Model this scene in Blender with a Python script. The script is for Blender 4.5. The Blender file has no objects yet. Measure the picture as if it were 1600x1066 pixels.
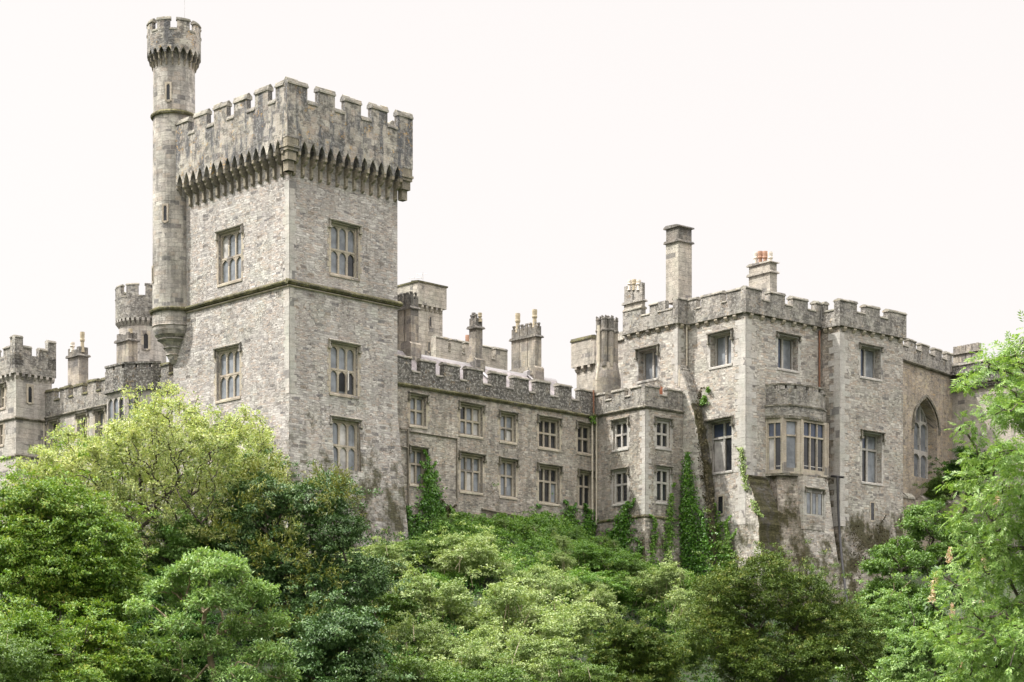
import bpy, math, random
import numpy as np
from math import radians, sin, cos, pi, sqrt, atan2
random.seed(7)
SC = bpy.context.scene
COL = SC.collection

# ------------------------------------------------------------ camera, sky, sun
F, CX, HY = 3120.0, 800.0, 1170.0          # focal length, optical axis and eye level in photo pixels (1600 wide)
cam = bpy.data.cameras.new('camera'); camo = bpy.data.objects.new('camera', cam); COL.objects.link(camo)
camo.location = (0, 0, 0); camo.rotation_euler = (pi/2, 0, 0)
cam.sensor_width = 36; cam.lens = F/1600*36
cam.shift_y = (HY-533)/1600; cam.clip_end = 4000; cam.clip_start = 0.5
SC.camera = camo
TO_SUN = np.array((-1.464, -0.10, 1.9)); TO_SUN /= np.linalg.norm(TO_SUN)
SUN_EL = math.asin(TO_SUN[2]); SUN_AZ = atan2(TO_SUN[0], TO_SUN[1])
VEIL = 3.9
w = bpy.data.worlds.new('World'); SC.world = w; w.use_nodes = True
nt = w.node_tree; nt.nodes.clear()
sky = nt.nodes.new('ShaderNodeTexSky'); sky.sky_type = 'NISHITA'; sky.sun_disc = False
sky.sun_elevation = SUN_EL; sky.sun_rotation = SUN_AZ; sky.air_density = 1; sky.dust_density = 3.0; sky.ozone_density = 1
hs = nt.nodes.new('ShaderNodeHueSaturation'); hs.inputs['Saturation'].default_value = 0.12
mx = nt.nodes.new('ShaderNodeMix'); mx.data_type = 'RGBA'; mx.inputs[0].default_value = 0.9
# thin white cloud over the sky, extra brightness added overhead to light the walls
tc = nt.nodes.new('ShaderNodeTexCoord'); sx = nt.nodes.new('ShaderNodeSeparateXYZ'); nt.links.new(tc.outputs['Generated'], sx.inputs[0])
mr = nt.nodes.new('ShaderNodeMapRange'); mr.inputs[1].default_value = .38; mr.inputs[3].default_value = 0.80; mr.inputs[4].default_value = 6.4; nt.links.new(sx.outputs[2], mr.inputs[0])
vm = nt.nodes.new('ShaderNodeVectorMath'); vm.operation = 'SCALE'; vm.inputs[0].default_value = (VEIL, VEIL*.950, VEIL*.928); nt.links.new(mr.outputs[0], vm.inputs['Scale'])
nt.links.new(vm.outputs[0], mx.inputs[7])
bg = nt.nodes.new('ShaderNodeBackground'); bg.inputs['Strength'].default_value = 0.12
ow = nt.nodes.new('ShaderNodeOutputWorld')
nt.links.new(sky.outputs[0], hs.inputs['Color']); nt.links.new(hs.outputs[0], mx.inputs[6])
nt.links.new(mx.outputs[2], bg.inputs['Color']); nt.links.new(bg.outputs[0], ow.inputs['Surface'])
sl = bpy.data.lights.new('sun', 'SUN'); sl.energy = 2.6; sl.angle = radians(1.2); sl.color = (1.0, 0.955, 0.90)
so = bpy.data.objects.new('sun', sl); COL.objects.link(so); so.location = (-60, 0, 90)
from mathutils import Vector, Matrix
so.rotation_euler = Vector(TO_SUN).to_track_quat('Z', 'Y').to_euler()
SC.view_settings.view_transform = 'Standard'; SC.view_settings.look = 'None'
SC.view_settings.exposure = 1.4; SC.view_settings.gamma = 1.0; SC.view_settings.use_curve_mapping = False

# ------------------------------------------------------------ materials
class NT:
    def __init__(s, name):
        s.m = bpy.data.materials.new(name); s.m.use_nodes = True
        s.t = s.m.node_tree; s.t.nodes.clear()
        s.out = s.t.nodes.new('ShaderNodeOutputMaterial')
    def n(s, ty, props=None, **inp):
        k = s.t.nodes.new('ShaderNode'+ty)
        for a, b in (props or {}).items(): setattr(k, a, b)
        for a, b in inp.items():
            a = int(a[1:]) if a[0] == '_' and a[1:].isdigit() else a.replace('_', ' ')
            s.put(k.inputs[a], b)
        return k
    def put(s, sock, v):
        if hasattr(v, 'is_output'): s.t.links.new(v, sock)
        else: sock.default_value = v
    def math(s, op, a, b=0.0, clamp=False):
        return s.n('Math', dict(operation=op, use_clamp=clamp), _0=a, _1=b).outputs[0]
    def mix(s, f, a, b, mode='MIX'):
        k = s.n('Mix', dict(data_type='RGBA', blend_type=mode)); s.put(k.inputs[0], f); s.put(k.inputs[6], a); s.put(k.inputs[7], b)
        return k.outputs[2]
    def ramp(s, f, stops, interp='LINEAR'):
        k = s.n('ValToRGB'); k.color_ramp.interpolation = interp; e = k.color_ramp.elements
        while len(e) < len(stops): e.new(0.5)
        for el, (p, c) in zip(e, stops):
            el.position = p; el.color = (c, c, c, 1) if not hasattr(c, '__len__') else (*c[:3], 1)
        s.put(k.inputs[0], f); return k.outputs[0]
    def noise(s, vec, scale, detail=3, rough=0.55, dim='3D'):
        return s.n('TexNoise', dict(noise_dimensions=dim), Vector=vec, Scale=scale, Detail=detail, Roughness=rough).outputs[0]
    def vscale(s, vec, x, y, z=1.0):
        return s.n('VectorMath', dict(operation='MULTIPLY'), _0=vec, _1=(x, y, z)).outputs[0]

def c4(c): return (*c, 1)
WALL_COLS = [(.27, .25, .23), (.36, .335, .30), (.42, .395, .355), (.37, .315, .265), (.33, .31, .28), (.46, .43, .385)]
def stone(name, cols=WALL_COLS, cell=(.46, .19), kind='rubble', mortar=(.40, .375, .34), mort_w=.05, dark=.10, stain=.3,
          lichen=0., moss=None, orange=0., tint=(1, 1, 1), bump=.055, seed=0.0, black=0.06, stain_col=(.07, .068, .062), tone=.25, vary=.75, big_dark=0.):
    t = NT(name)
    uv0 = t.n('UVMap').outputs[0]
    uv = t.n('VectorMath', dict(operation='ADD'), _0=uv0, _1=(seed*7.3, seed*3.1, seed)).outputs[0]
    geo = t.n('NewGeometry')
    dn = t.n('TexNoise', dict(noise_dimensions='2D'), Vector=uv, Scale=1.6, Detail=2.0)
    off = t.n('VectorMath', dict(operation='SUBTRACT'), _0=dn.outputs['Color'], _1=(.5, .5, .5)).outputs[0]
    off = t.n('VectorMath', dict(operation='SCALE'), _0=off, Scale=(.11 if kind == 'rubble' else .05)).outputs[0]
    v = t.n('VectorMath', dict(operation='ADD'), _0=uv, _1=off).outputs[0]
    if kind == 'rubble':
        # two sizes of coursed stone, mixed in patches, their joints wandering
        jg = t.n('TexNoise', dict(noise_dimensions='2D'), Vector=uv, Scale=7.0, Detail=2.0)
        j2 = t.n('VectorMath', dict(operation='SCALE'), _0=t.n('VectorMath', dict(operation='SUBTRACT'), _0=jg.outputs['Color'], _1=(.5, .5, .5)).outputs[0], Scale=.020).outputs[0]
        v = t.n('VectorMath', dict(operation='ADD'), _0=v, _1=j2).outputs[0]
        bs = []
        for q, (cw, chh) in enumerate(((cell[0], cell[1]), (cell[0]*.62, cell[1]*.62))):
            vv = t.n('VectorMath', dict(operation='ADD'), _0=v, _1=(q*3.37, q*1.71, 0)).outputs[0]
            bs.append(t.n('TexBrick', dict(offset=.43, offset_frequency=2, squash=.6, squash_frequency=3), Vector=vv, Color1=(0, 0, 0, 1), Color2=(1, 1, 1, 1), Mortar=(.5, .5, .5, 1),
                Scale=1.0, Mortar_Size=.011, Mortar_Smooth=.5, Bias=0.0, Brick_Width=cw, Row_Height=chh))
        pk = t.ramp(t.noise(uv, .9, 3, .6), [(.495, 0.), (.505, 1.)])
        rnd = t.mix(pk, bs[0].outputs[0], bs[1].outputs[0])
        joint = t.mix(pk, bs[0].outputs[1], bs[1].outputs[1])
        rnd2 = t.n('TexWhiteNoise', dict(noise_dimensions='1D'), W=rnd).outputs[0]
    else:
        b = t.n('TexBrick', dict(offset=.5, offset_frequency=2, squash=.72, squash_frequency=3), Vector=v, Color1=(0, 0, 0, 1), Color2=(1, 1, 1, 1), Mortar=(.5, .5, .5, 1),
                Scale=1.0, Mortar_Size=.012, Mortar_Smooth=.3, Bias=0.0, Brick_Width=cell[0], Row_Height=cell[1])
        rnd = b.outputs[0]
        wn = t.n('TexWhiteNoise', dict(noise_dimensions='1D'), W=rnd)
        rnd2 = wn.outputs[0]
        joint = b.outputs[1]
    k = len(cols)
    mean = [sum(c[q] for c in cols)/k for q in range(3)]
    col = t.ramp(rnd, [(i/k, c4([mean[q]+(c[q]-mean[q])*vary for q in range(3)])) for i, c in enumerate(cols)], 'CONSTANT')
    if big_dark:
        v2 = t.n('TexVoronoi', dict(voronoi_dimensions='2D', feature='F1', distance='CHEBYCHEV'), Vector=t.vscale(v, 1.75, 4.6, 0), Scale=1.0, Randomness=.6)
        s2 = t.n('SeparateColor', _0=v2.outputs['Color'])
        hit = t.math('MULTIPLY', t.math('LESS_THAN', s2.outputs[0], big_dark), t.math('LESS_THAN', v2.outputs[0], .43))
        col = t.mix(t.math('MULTIPLY', hit, .75), col, t.ramp(s2.outputs[1], [(0., (.10, .10, .105)), (.5, (.15, .13, .11)), (.8, (.27, .21, .15)), (1., (.50, .48, .45))]))
    # dark stones come in loose groups
    grp = t.noise(uv, .55, 3, .6)
    dk = t.math('LESS_THAN', rnd2, t.math('MULTIPLY', t.ramp(grp, [(.36, .15), (.62, 2.2)]), black))
    col = t.mix(t.math('MULTIPLY', dk, .72), col, (.12, .115, .115, 1))
    fine = t.math('ADD', t.math('MULTIPLY', t.noise(t.vscale(v, 1.0, 3.2), 4.5, 5, .7), .6), t.math('MULTIPLY', t.noise(uv, 11.0, 4, .65), .4))
    col = t.mix(1.0, col, t.ramp(fine, [(.30, .62), (.5, 1.0), (.70, 1.30)]), 'MULTIPLY')
    big = t.noise(uv, .35, 4, .6)
    col = t.mix(1.0, col, t.ramp(big, [(.28, 1-tone), (.5, 1.0), (.72, 1+tone*.6)]), 'MULTIPLY')
    hue = t.noise(t.vscale(uv, 1, 1, 1), .9, 3, .6)
    col = t.mix(t.ramp(hue, [(.45, 0.0), (.75, .35)]), col, t.mix(1.0, col, (1.08, .95, .85, 1), 'MULTIPLY'))
    col = t.mix(t.ramp(t.noise(uv, .6, 2), [(.48, 0.0), (.75, .5)]), col, t.mix(1.0, col, (.90, .98, .90, 1), 'MULTIPLY'))
    col = t.mix(t.math('MULTIPLY', joint, .55), col, c4(mortar))
    # water streaks and soot with outlines of their own
    st = t.noise(t.vscale(uv, 1.3, .22), 1.6, 5, .62)
    col = t.mix(t.math('MULTIPLY', t.ramp(st, [(.48, 0.0), (.57, 1.0)]), stain), col, c4(stain_col))
    if dark > 0:
        bl = t.noise(uv, 1.9, 6, .7)
        col = t.mix(t.math('MULTIPLY', t.ramp(bl, [(.51, 0.0), (.57, 1.0)]), dark), col, (.075, .072, .066, 1))
    if lichen > 0:
        li = t.noise(uv, 6.2, 5, .75)
        col = t.mix(t.math('MULTIPLY', t.ramp(li, [(.53, 0.0), (.56, 1.0)]), lichen), col, (.42, .41, .38, 1))
    if orange > 0:
        og = t.math('MULTIPLY', t.ramp(t.noise(uv, 2.3, 3, .6), [(.60, 0.0), (.66, 1.0)]), t.ramp(t.noise(uv, 11., 2), [(.45, 0.0), (.6, 1.0)]))
        col = t.mix(t.math('MULTIPLY', og, orange), col, (.46, .27, .06, 1))
    if moss:
        z0, z1, amt = moss[:3]; bias = moss[3] if len(moss) > 3 else 0.
        zz = t.n('SeparateXYZ', _0=geo.outputs['Position']).outputs[2]
        mr = t.n('MapRange', _0=zz, _1=z0, _2=z1, _3=1.0, _4=0.0).outputs[0]
        mn = t.noise(t.vscale(uv, 1.0, .7), .9, 7, .72)
        mk = t.ramp(t.math('ADD', mn, t.math('MULTIPLY', t.math('SUBTRACT', mr, 1.0-bias), .28)), [(.455, 0.0), (.50, .35), (.60, 1.0)])
        mcol = t.ramp(t.noise(uv, 6.0, 4, .7), [(.3, (.024, .023, .010)), (.5, (.050, .046, .020)), (.7, (.092, .088, .040))])
        col = t.mix(t.math('MULTIPLY', mk, amt), col, mcol)
    col = t.mix(1.0, col, c4(tint), 'MULTIPLY')
    h = t.math('ADD', t.math('MULTIPLY', joint, -.8), t.math('ADD', t.math('MULTIPLY', fine, 1.3), t.math('MULTIPLY', rnd2, .7)))
    bp = t.n('Bump', Strength=.9, Distance=bump, Height=h)
    p = t.n('BsdfPrincipled', Base_Color=col, Roughness=.92, Normal=bp.outputs[0]); p.inputs['Specular IOR Level'].default_value = .2
    t.t.links.new(p.outputs[0], t.out.inputs[0])
    return t.m

M = {}
ASH = [(.37, .345, .305), (.31, .285, .255), (.40, .37, .32), (.35, .30, .25), (.43, .40, .35)]
M['tower'] = stone('tower_rubble', cell=(.42, .135), stain=.18, dark=.07, moss=(14.8, 20.4, .9, .14), seed=1, black=.02, tint=(1.06, 1.08, 1.12), tone=.22, vary=.95, big_dark=.075)
M['tower_top'] = stone('tower_parapet_stone', [(.32, .30, .26), (.25, .235, .205), (.35, .325, .28), (.29, .25, .21), (.38, .355, .305)], (.62, .34), 'ashlar', stain=.92, dark=.72, lichen=.35, orange=.6, seed=2, tone=.5, stain_col=(.085, .087, .092), black=.10)
M['turret'] = stone('turret_ashlar', ASH, (.52, .27), 'ashlar', stain=.42, dark=.32, lichen=.1, seed=3, black=.06, tone=.42, vary=.7, tint=(.96, .98, 1.0))
M['range'] = stone('range_rubble', cell=(.36, .14), stain=.30, dark=.22, moss=(13.5, 16.5, .9), seed=4, black=.05, tint=(.96, .955, .925), tone=.3, vary=1.)
M['dark_top'] = stone('blackened_parapet_stone', [(.13, .122, .108), (.18, .168, .148), (.10, .093, .084)], (.6, .3), 'rubble', stain=.6, dark=.7, lichen=.58, orange=.25, seed=5, mortar=(.13, .12, .11))
M['mid_top'] = stone('weathered_parapet_stone', [(.24, .225, .20), (.30, .28, .25), (.34, .32, .28)], (.45, .2), 'rubble', stain=.5, dark=.6, lichen=.45, orange=.25, seed=6, big_dark=.05)
M['block'] = stone('block_rubble', cell=(.44, .16), stain=.14, dark=.10, moss=(12.8, 16.2, .92, .1), seed=7, black=.03, tint=(1.09, 1.105, 1.10), tone=.22, big_dark=.05, vary=1.)
M['block2'] = stone('mossy_foot_rubble', cell=(.44, .16), stain=.14, dark=.10, moss=(14.2, 16.8, .94, .25), seed=22, black=.03, tint=(1.09, 1.105, 1.10), tone=.22, big_dark=.05, vary=1.)
M['block_rough'] = stone('battered_base_rubble', cell=(.42, .18), stain=.3, dark=.25, moss=(13.0, 27.0, .95, .22), seed=8, black=.06, tint=(.95, .92, .88), tone=.3)
M['mossy'] = stone('mossy_rubble', [(.05, .044, .032), (.085, .072, .055), (.035, .030, .022)], (.42, .18), 'rubble', stain=.5, dark=.6, moss=(30, 60, .95, .2), seed=9, mortar=(.08, .07, .055), lichen=.06)
M['chapel'] = stone('chapel_rubble', [(.30, .265, .22), (.36, .32, .26), (.40, .34, .25), (.27, .24, .21)], (.45, .2), 'rubble', stain=.25, dark=.15, orange=.45, seed=10, black=.04, tint=(1.1, 1.08, 1.06))
M['corbel'] = stone('weathered_corbel_stone', [(.25, .22, .165), (.30, .265, .20), (.21, .185, .14)], (.5, .4), 'ashlar', stain=.35, dark=.3, seed=23, tone=.3)
M['quoin'] = stone('dressed_quoin_stone', [(.385, .37, .34), (.345, .335, .31), (.415, .40, .37)], (.9, .5), 'ashlar', stain=.12, dark=.07, seed=11, bump=.012, tone=.15)
M['dressed'] = stone('dressed_window_stone', [(.36, .32, .255), (.40, .36, .29), (.33, .29, .235)], (.8, .6), 'ashlar', stain=.22, dark=.12, seed=12, bump=.01, mort_w=.02, orange=.15, tone=.2)
M['hood'] = stone('mossy_hood_stone', [(.20, .185, .15), (.28, .26, .21), (.15, .135, .10)], (.5, .3), 'rubble', stain=.5, dark=.4, lichen=.3, seed=13, moss=(60, 90, .6), tone=.3)
M['coping'] = stone('lichened_coping_stone', [(.27, .255, .215), (.32, .30, .255), (.22, .205, .165)], (.7, .5), 'ashlar', stain=.3, dark=.3, lichen=.3, orange=.3, seed=14, tone=.3)
M['moss_cope'] = stone('mossy_coping_stone', [(.15, .145, .07), (.22, .20, .11), (.11, .105, .05)], (.5, .3), 'rubble', stain=.3, dark=.4, seed=15, moss=(60, 90, .75))
M['chimney'] = stone('chimney_ashlar', [(.33, .295, .24), (.26, .235, .20), (.36, .32, .26), (.22, .20, .18)], (.75, .5), 'ashlar', stain=.5, dark=.32, lichen=.15, orange=.15, seed=16, tone=.4)
M['chimney_dark'] = stone('sooted_chimney_ashlar', [(.17, .155, .135), (.22, .20, .17), (.13, .12, .105)], (.7, .45), 'ashlar', stain=.6, dark=.6, lichen=.2, seed=17, tone=.4)
M['far'] = stone('pale_far_ashlar', [(.38, .35, .30), (.34, .315, .27), (.42, .385, .33)], (.6, .3), 'ashlar', stain=.25, dark=.25, lichen=.1, seed=18, tone=.2)
M['far_left'] = stone('pale_ashlar', [(.39, .365, .33), (.36, .34, .31), (.43, .40, .36)], (.7, .33), 'ashlar', stain=.25, dark=.18, seed=19, tone=.2)

def simple(name, col, rough=.6, metal=0., var=.25, scale=6., bump=0.):
    t = NT(name); co = t.n('TexCoord').outputs['Object']
    nz = t.noise(co, scale, 5, .6)
    c = t.mix(1.0, c4(col), t.ramp(nz, [(.25, 1-var), (.75, 1+var)]), 'MULTIPLY')
    p = t.n('BsdfPrincipled', Base_Color=c, Roughness=rough, Metallic=metal)
    if bump: t.put(p.inputs['Normal'], t.n('Bump', Strength=.7, Distance=bump, Height=nz).outputs[0])
    t.t.links.new(p.outputs[0], t.out.inputs[0]); return t.m
def glass(name, col, rough=.07, spec=.6):
    t = NT(name); co = t.n('TexCoord').outputs['Object']
    nz = t.noise(co, 1.3, 3, .6)
    c = t.mix(1.0, c4(col), t.ramp(nz, [(.3, .55), (.7, 1.4)]), 'MULTIPLY')  # patchy tone paints uneven reflections into the pane colour
    p = t.n('BsdfPrincipled', Base_Color=c, Roughness=rough); p.inputs['Specular IOR Level'].default_value = spec
    t.put(p.inputs['Normal'], t.n('Bump', Strength=.25, Distance=.01, Height=t.noise(co, 2.5, 2)).outputs[0])
    t.t.links.new(p.outputs[0], t.out.inputs[0]); return t.m
M['g'] = glass('window_glass_sky_tint', (.17, .185, .20))  # pale grey base colour paints in the reflected sky
M['d'] = glass('window_glass_dark', (.022, .024, .027), spec=.6)
M['b'] = glass('window_glass_blue', (.045, .06, .095))
M['c'] = glass('window_glass_curtain', (.36, .35, .33), .15)
M['pipe_pale'] = simple('pale_painted_iron', (.42, .38, .30), .5, 0, .3)
M['pipe_rust'] = simple('rusty_iron', (.15, .068, .036), .8, 0, .45)
M['pipe_black'] = simple('black_iron', (.025, .025, .026), .5)
M['pipe_grey'] = simple('mossy_grey_iron', (.13, .115, .085), .7, 0, .4)
M['pot_buff'] = simple('buff_clay', (.33, .28, .19), .8, 0, .3)
M['pot_red'] = simple('terracotta_clay', (.30, .175, .115), .8, 0, .3)
M['pot_white'] = simple('whitened_clay', (.55, .50, .43), .8, 0, .2)
M['roof'] = stone('pale_slate', [(.21, .195, .20), (.18, .165, .17), (.25, .23, .23)], (.35, .22), 'ashlar', stain=.06, dark=.04, seed=21, black=0.0, tone=.12, mortar=(.3, .27, .27), bump=.015)
M['lead'] = simple('pale_lead', (.27, .26, .26), .5, 0, .15)
M['aerial'] = simple('dull_aluminium', (.45, .44, .43), .4, .6)
M['brick_red'] = simple('red_brick', (.34, .13, .07), .9, 0, .35)
M['curtain_frame'] = simple('white_casement_paint', (.62, .60, .56), .5)

# ------------------------------------------------------------ mesh helpers
class MB:
    def __init__(s): s.v = []; s.f = []; s.u = []; s.mi = []; s.mats = []; s.cur = 0
    def mat(s, m):
        if m not in s.mats: s.mats.append(m)
        s.cur = s.mats.index(m)
    def face(s, pts, uvs):
        i = len(s.v); s.v += [tuple(p) for p in pts]; s.f.append(tuple(range(i, i+len(pts)))); s.u += list(uvs); s.mi.append(s.cur)
    def build(s, name, parent=None, mat=None, origin=None, smooth=False):
        me = bpy.data.meshes.new(name)
        o = np.array(origin if origin is not None else ((0, 0, 0) if parent is None else parent['_o']))
        V = np.array(s.v, dtype=float)-o
        me.from_pydata(V.tolist(), [], s.f)
        ul = me.uv_layers.new(name='UVMap'); ul.data.foreach_set('uv', np.array(s.u, dtype=np.float32).ravel())
        for m in (s.mats or [mat]): me.materials.append(m)
        if s.mats: me.polygons.foreach_set('material_index', s.mi)
        if smooth: me.polygons.foreach_set('use_smooth', [True]*len(s.f))
        ob = bpy.data.objects.new(name, me); COL.objects.link(ob)
        ob['_o'] = [float(x) for x in o]
        if parent is not None: ob.parent = parent
        else: ob.location = o
        return ob

class Wall:
    """vertical plane; s runs left to right as seen from outside, o outwards, z up"""
    def __init__(s, P, d, L=None, pxR=None):
        s.P = np.array(P, float); s.d = np.array(d, float)/np.linalg.norm(d); s.n = np.array((s.d[1], -s.d[0]))
        s.L = L if pxR is None else s.s_at(pxR); s.holes = []; s.u0 = random.uniform(0, 40)
    def xy(s, a, o=0): return s.P+s.d*a+s.n*o
    def p(s, a, z, o=0):
        q = s.xy(a, o); return (q[0], q[1], z)
    def s_at(s, px, o=0):
        k = (px-CX)/F; q = s.P+s.n*o
        return (k*q[1]-q[0])/(s.d[0]-k*s.d[1])
    def z_at(s, py, a, o=0): return (HY-py)/F*s.xy(a, o)[1]
    def zpx(s, px, py, o=0): return s.z_at(py, s.s_at(px, o), o)
    def end(s): return s.xy(s.L)
    def off(s, o):
        q = Wall(s.xy(0, o), s.d, s.L); return q
    def box(s, mb, a0, a1, o0, o1, z0, z1, seg=1, faces='fbtulr'):
        u = s.u0
        for i in range(seg):
            b0 = a0+(a1-a0)*i/seg; b1 = a0+(a1-a0)*(i+1)/seg
            if 'f' in faces: mb.face([s.p(b0, z0, o1), s.p(b1, z0, o1), s.p(b1, z1, o1), s.p(b0, z1, o1)], [(u+b0, z0), (u+b1, z0), (u+b1, z1), (u+b0, z1)])
            if 'b' in faces: mb.face([s.p(b1, z0, o0), s.p(b0, z0, o0), s.p(b0, z1, o0), s.p(b1, z1, o0)], [(u+b1, z0), (u+b0, z0), (u+b0, z1), (u+b1, z1)])
            if 't' in faces: mb.face([s.p(b0, z1, o1), s.p(b1, z1, o1), s.p(b1, z1, o0), s.p(b0, z1, o0)], [(u+b0, o1), (u+b1, o1), (u+b1, o0), (u+b0, o0)])
            if 'u' in faces: mb.face([s.p(b0, z0, o0), s.p(b1, z0, o0), s.p(b1, z0, o1), s.p(b0, z0, o1)], [(u+b0, o0), (u+b1, o0), (u+b1, o1), (u+b0, o1)])
        if 'l' in faces: mb.face([s.p(a0, z0, o0), s.p(a0, z0, o1), s.p(a0, z1, o1), s.p(a0, z1, o0)], [(u+o0, z0), (u+o1, z0), (u+o1, z1), (u+o0, z1)])
        if 'r' in faces: mb.face([s.p(a1, z0, o1), s.p(a1, z0, o0), s.p(a1, z1, o0), s.p(a1, z1, o1)], [(u-o1, z0), (u-o0, z0), (u-o0, z1), (u-o1, z1)])
    def section(s, mb, a0, a1, prof, seg=1):
        """extrude a closed (o,z) outline along s"""
        n = len(prof); u = s.u0
        for i in range(seg):
            b0 = a0+(a1-a0)*i/seg; b1 = a0+(a1-a0)*(i+1)/seg; acc = 0
            for j in range(n):
                (oa, za), (ob, zb) = prof[j], prof[(j+1) % n]; l = math.hypot(ob-oa, zb-za)
                mb.face([s.p(b0, za, oa), s.p(b1, za, oa), s.p(b1, zb, ob), s.p(b0, zb, ob)], [(u+b0, acc), (u+b1, acc), (u+b1, acc+l), (u+b0, acc+l)]); acc += l
        mb.face([s.p(a0, z, o) for o, z in reversed(prof)], [(u+o, z) for o, z in reversed(prof)])
        mb.face([s.p(a1, z, o) for o, z in prof], [(u+o, z) for o, z in prof])
    def poly(s, mb, pts, o0, o1):
        """extrude an (s,z) outline (counter-clockwise seen from outside) from o0 to o1"""
        n = len(pts); u = s.u0
        mb.face([s.p(a, z, o1) for a, z in pts], [(u+a, z) for a, z in pts])
        mb.face([s.p(a, z, o0) for a, z in reversed(pts)], [(u+a, z) for a, z in reversed(pts)])
        for j in range(n):
            (a, z), (b, y) = pts[j], pts[(j+1) % n]
            l = abs(b-a)
            mb.face([s.p(a, z, o0), s.p(b, y, o0), s.p(b, y, o1), s.p(a, z, o1)],
                    [(u+o0, z), (u+o0, y), (u+o1, y), (u+o1, z)] if l < abs(y-z) else [(u+a, o0), (u+b, o0), (u+b, o1), (u+a, o1)])
    def arch(s, mb, a0, a1, zs, zt, cap, o0, o1, k=.55, n=7):
        """fill between an arch (spring zs, apex zt) and the level cap; soffit o0..o1"""
        mid = (a0+a1)/2; u = s.u0
        pts = []
        for i in range(2*n+1):
            x = -1+i/n; q = 1-abs(x); zz = zs+(zt-zs)*((1-(1-q)**2)**.5*k+(1-k)*q)
            pts.append((mid+x*(a1-a0)/2, zz))
        for (a, z), (b, y) in zip(pts, pts[1:]):
            mb.face([s.p(a, z, o1), s.p(b, y, o1), s.p(b, cap, o1), s.p(a, cap, o1)], [(u+a, z), (u+b, y), (u+b, cap), (u+a, cap)])
            mb.face([s.p(a, z, o0), s.p(b, y, o0), s.p(b, y, o1), s.p(a, z, o1)], [(u+a, z+o0), (u+b, y+o0), (u+b, y+o1), (u+a, z+o1)])
    def wall(s, mb, z0, z1, a0=None, a1=None, batter=None, extL=0., extR=0., depth=.35):
        a0 = 0 if a0 is None else a0; a1 = s.L if a1 is None else a1
        S = {a0, a1}; Z = {z0, z1}
        for h in s.holes: S |= {h[0], h[1]}; Z |= {h[2], h[3]}
        if batter: Z |= {z for z, _ in batter if z0 < z < z1}
        off = (lambda z: float(np.interp(z, [b[0] for b in batter], [b[1] for b in batter]))) if batter else (lambda z: 0.)
        S = sorted(x for x in S if a0-1e-6 <= x <= a1+1e-6); Z = sorted(x for x in Z if z0-1e-6 <= x <= z1+1e-6)
        u = s.u0
        def q(a, z):
            f = off(z); e = a
            if a <= a0+1e-6: e = a-extL*f
            if a >= a1-1e-6: e = a+extR*f
            return s.p(e, z, f)
        for i in range(len(S)-1):
            for j in range(len(Z)-1):
                m, n = (S[i]+S[i+1])/2, (Z[j]+Z[j+1])/2
                if any(h[0] < m < h[1] and h[2] < n < h[3] for h in s.holes): continue
                mb.face([q(S[i], Z[j]), q(S[i+1], Z[j]), q(S[i+1], Z[j+1]), q(S[i], Z[j+1])], [(u+S[i], Z[j]), (u+S[i+1], Z[j]), (u+S[i+1], Z[j+1]), (u+S[i], Z[j+1])])
        for h in s.holes:
            b0, b1, y0, y1, dp = h
            mb.face([s.p(b0, y0, 0), s.p(b0, y0, -dp), s.p(b0, y1, -dp), s.p(b0, y1, 0)], [(u, y0), (u+dp, y0), (u+dp, y1), (u, y1)])
            mb.face([s.p(b1, y0, -dp), s.p(b1, y0, 0), s.p(b1, y1, 0), s.p(b1, y1, -dp)], [(u, y0), (u+dp, y0), (u+dp, y1), (u, y1)])
            mb.face([s.p(b0, y1, -dp), s.p(b1, y1, -dp), s.p(b1, y1, 0), s.p(b0, y1, 0)], [(u+b0, 0), (u+b1, 0), (u+b1, dp), (u+b0, dp)])
            mb.face([s.p(b0, y0, 0), s.p(b1, y0, 0), s.p(b1, y0, -dp), s.p(b0, y0, -dp)], [(u+b0, 0), (u+b1, 0), (u+b1, dp), (u+b0, dp)])

class Ring(Wall):
    """the same on a cylinder: s is the arc length"""
    def __init__(s, C, R): s.C = np.array(C, float); s.R = R; s.holes = []; s.u0 = random.uniform(0, 40); s.L = 2*pi*R
    def xy(s, a, o=0):
        th = a/s.R-pi/2; return s.C+(s.R+o)*np.array((cos(th), sin(th)))
def lathe(mb, C, prof, seg=28, u0=0., a0=0., a1=2*pi):
    for i in range(seg):
        t0 = a0+(a1-a0)*i/seg; t1 = a0+(a1-a0)*(i+1)/seg; acc = 0
        for (r0, z0), (r1, z1) in zip(prof, prof[1:]):
            l = math.hypot(r1-r0, z1-z0); R = max(r0, r1)
            mb.face([(C[0]+r0*cos(t0), C[1]+r0*sin(t0), z0), (C[0]+r0*cos(t1), C[1]+r0*sin(t1), z0), (C[0]+r1*cos(t1), C[1]+r1*sin(t1), z1), (C[0]+r1*cos(t0), C[1]+r1*sin(t0), z1)],
                    [(u0+t0*R, acc), (u0+t1*R, acc), (u0+t1*R, acc+l), (u0+t0*R, acc+l)] if abs(z1-z0) < .02 else [(u0+t0*R, z0), (u0+t1*R, z0), (u0+t1*R, z1), (u0+t0*R, z1)]); acc += l
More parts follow.
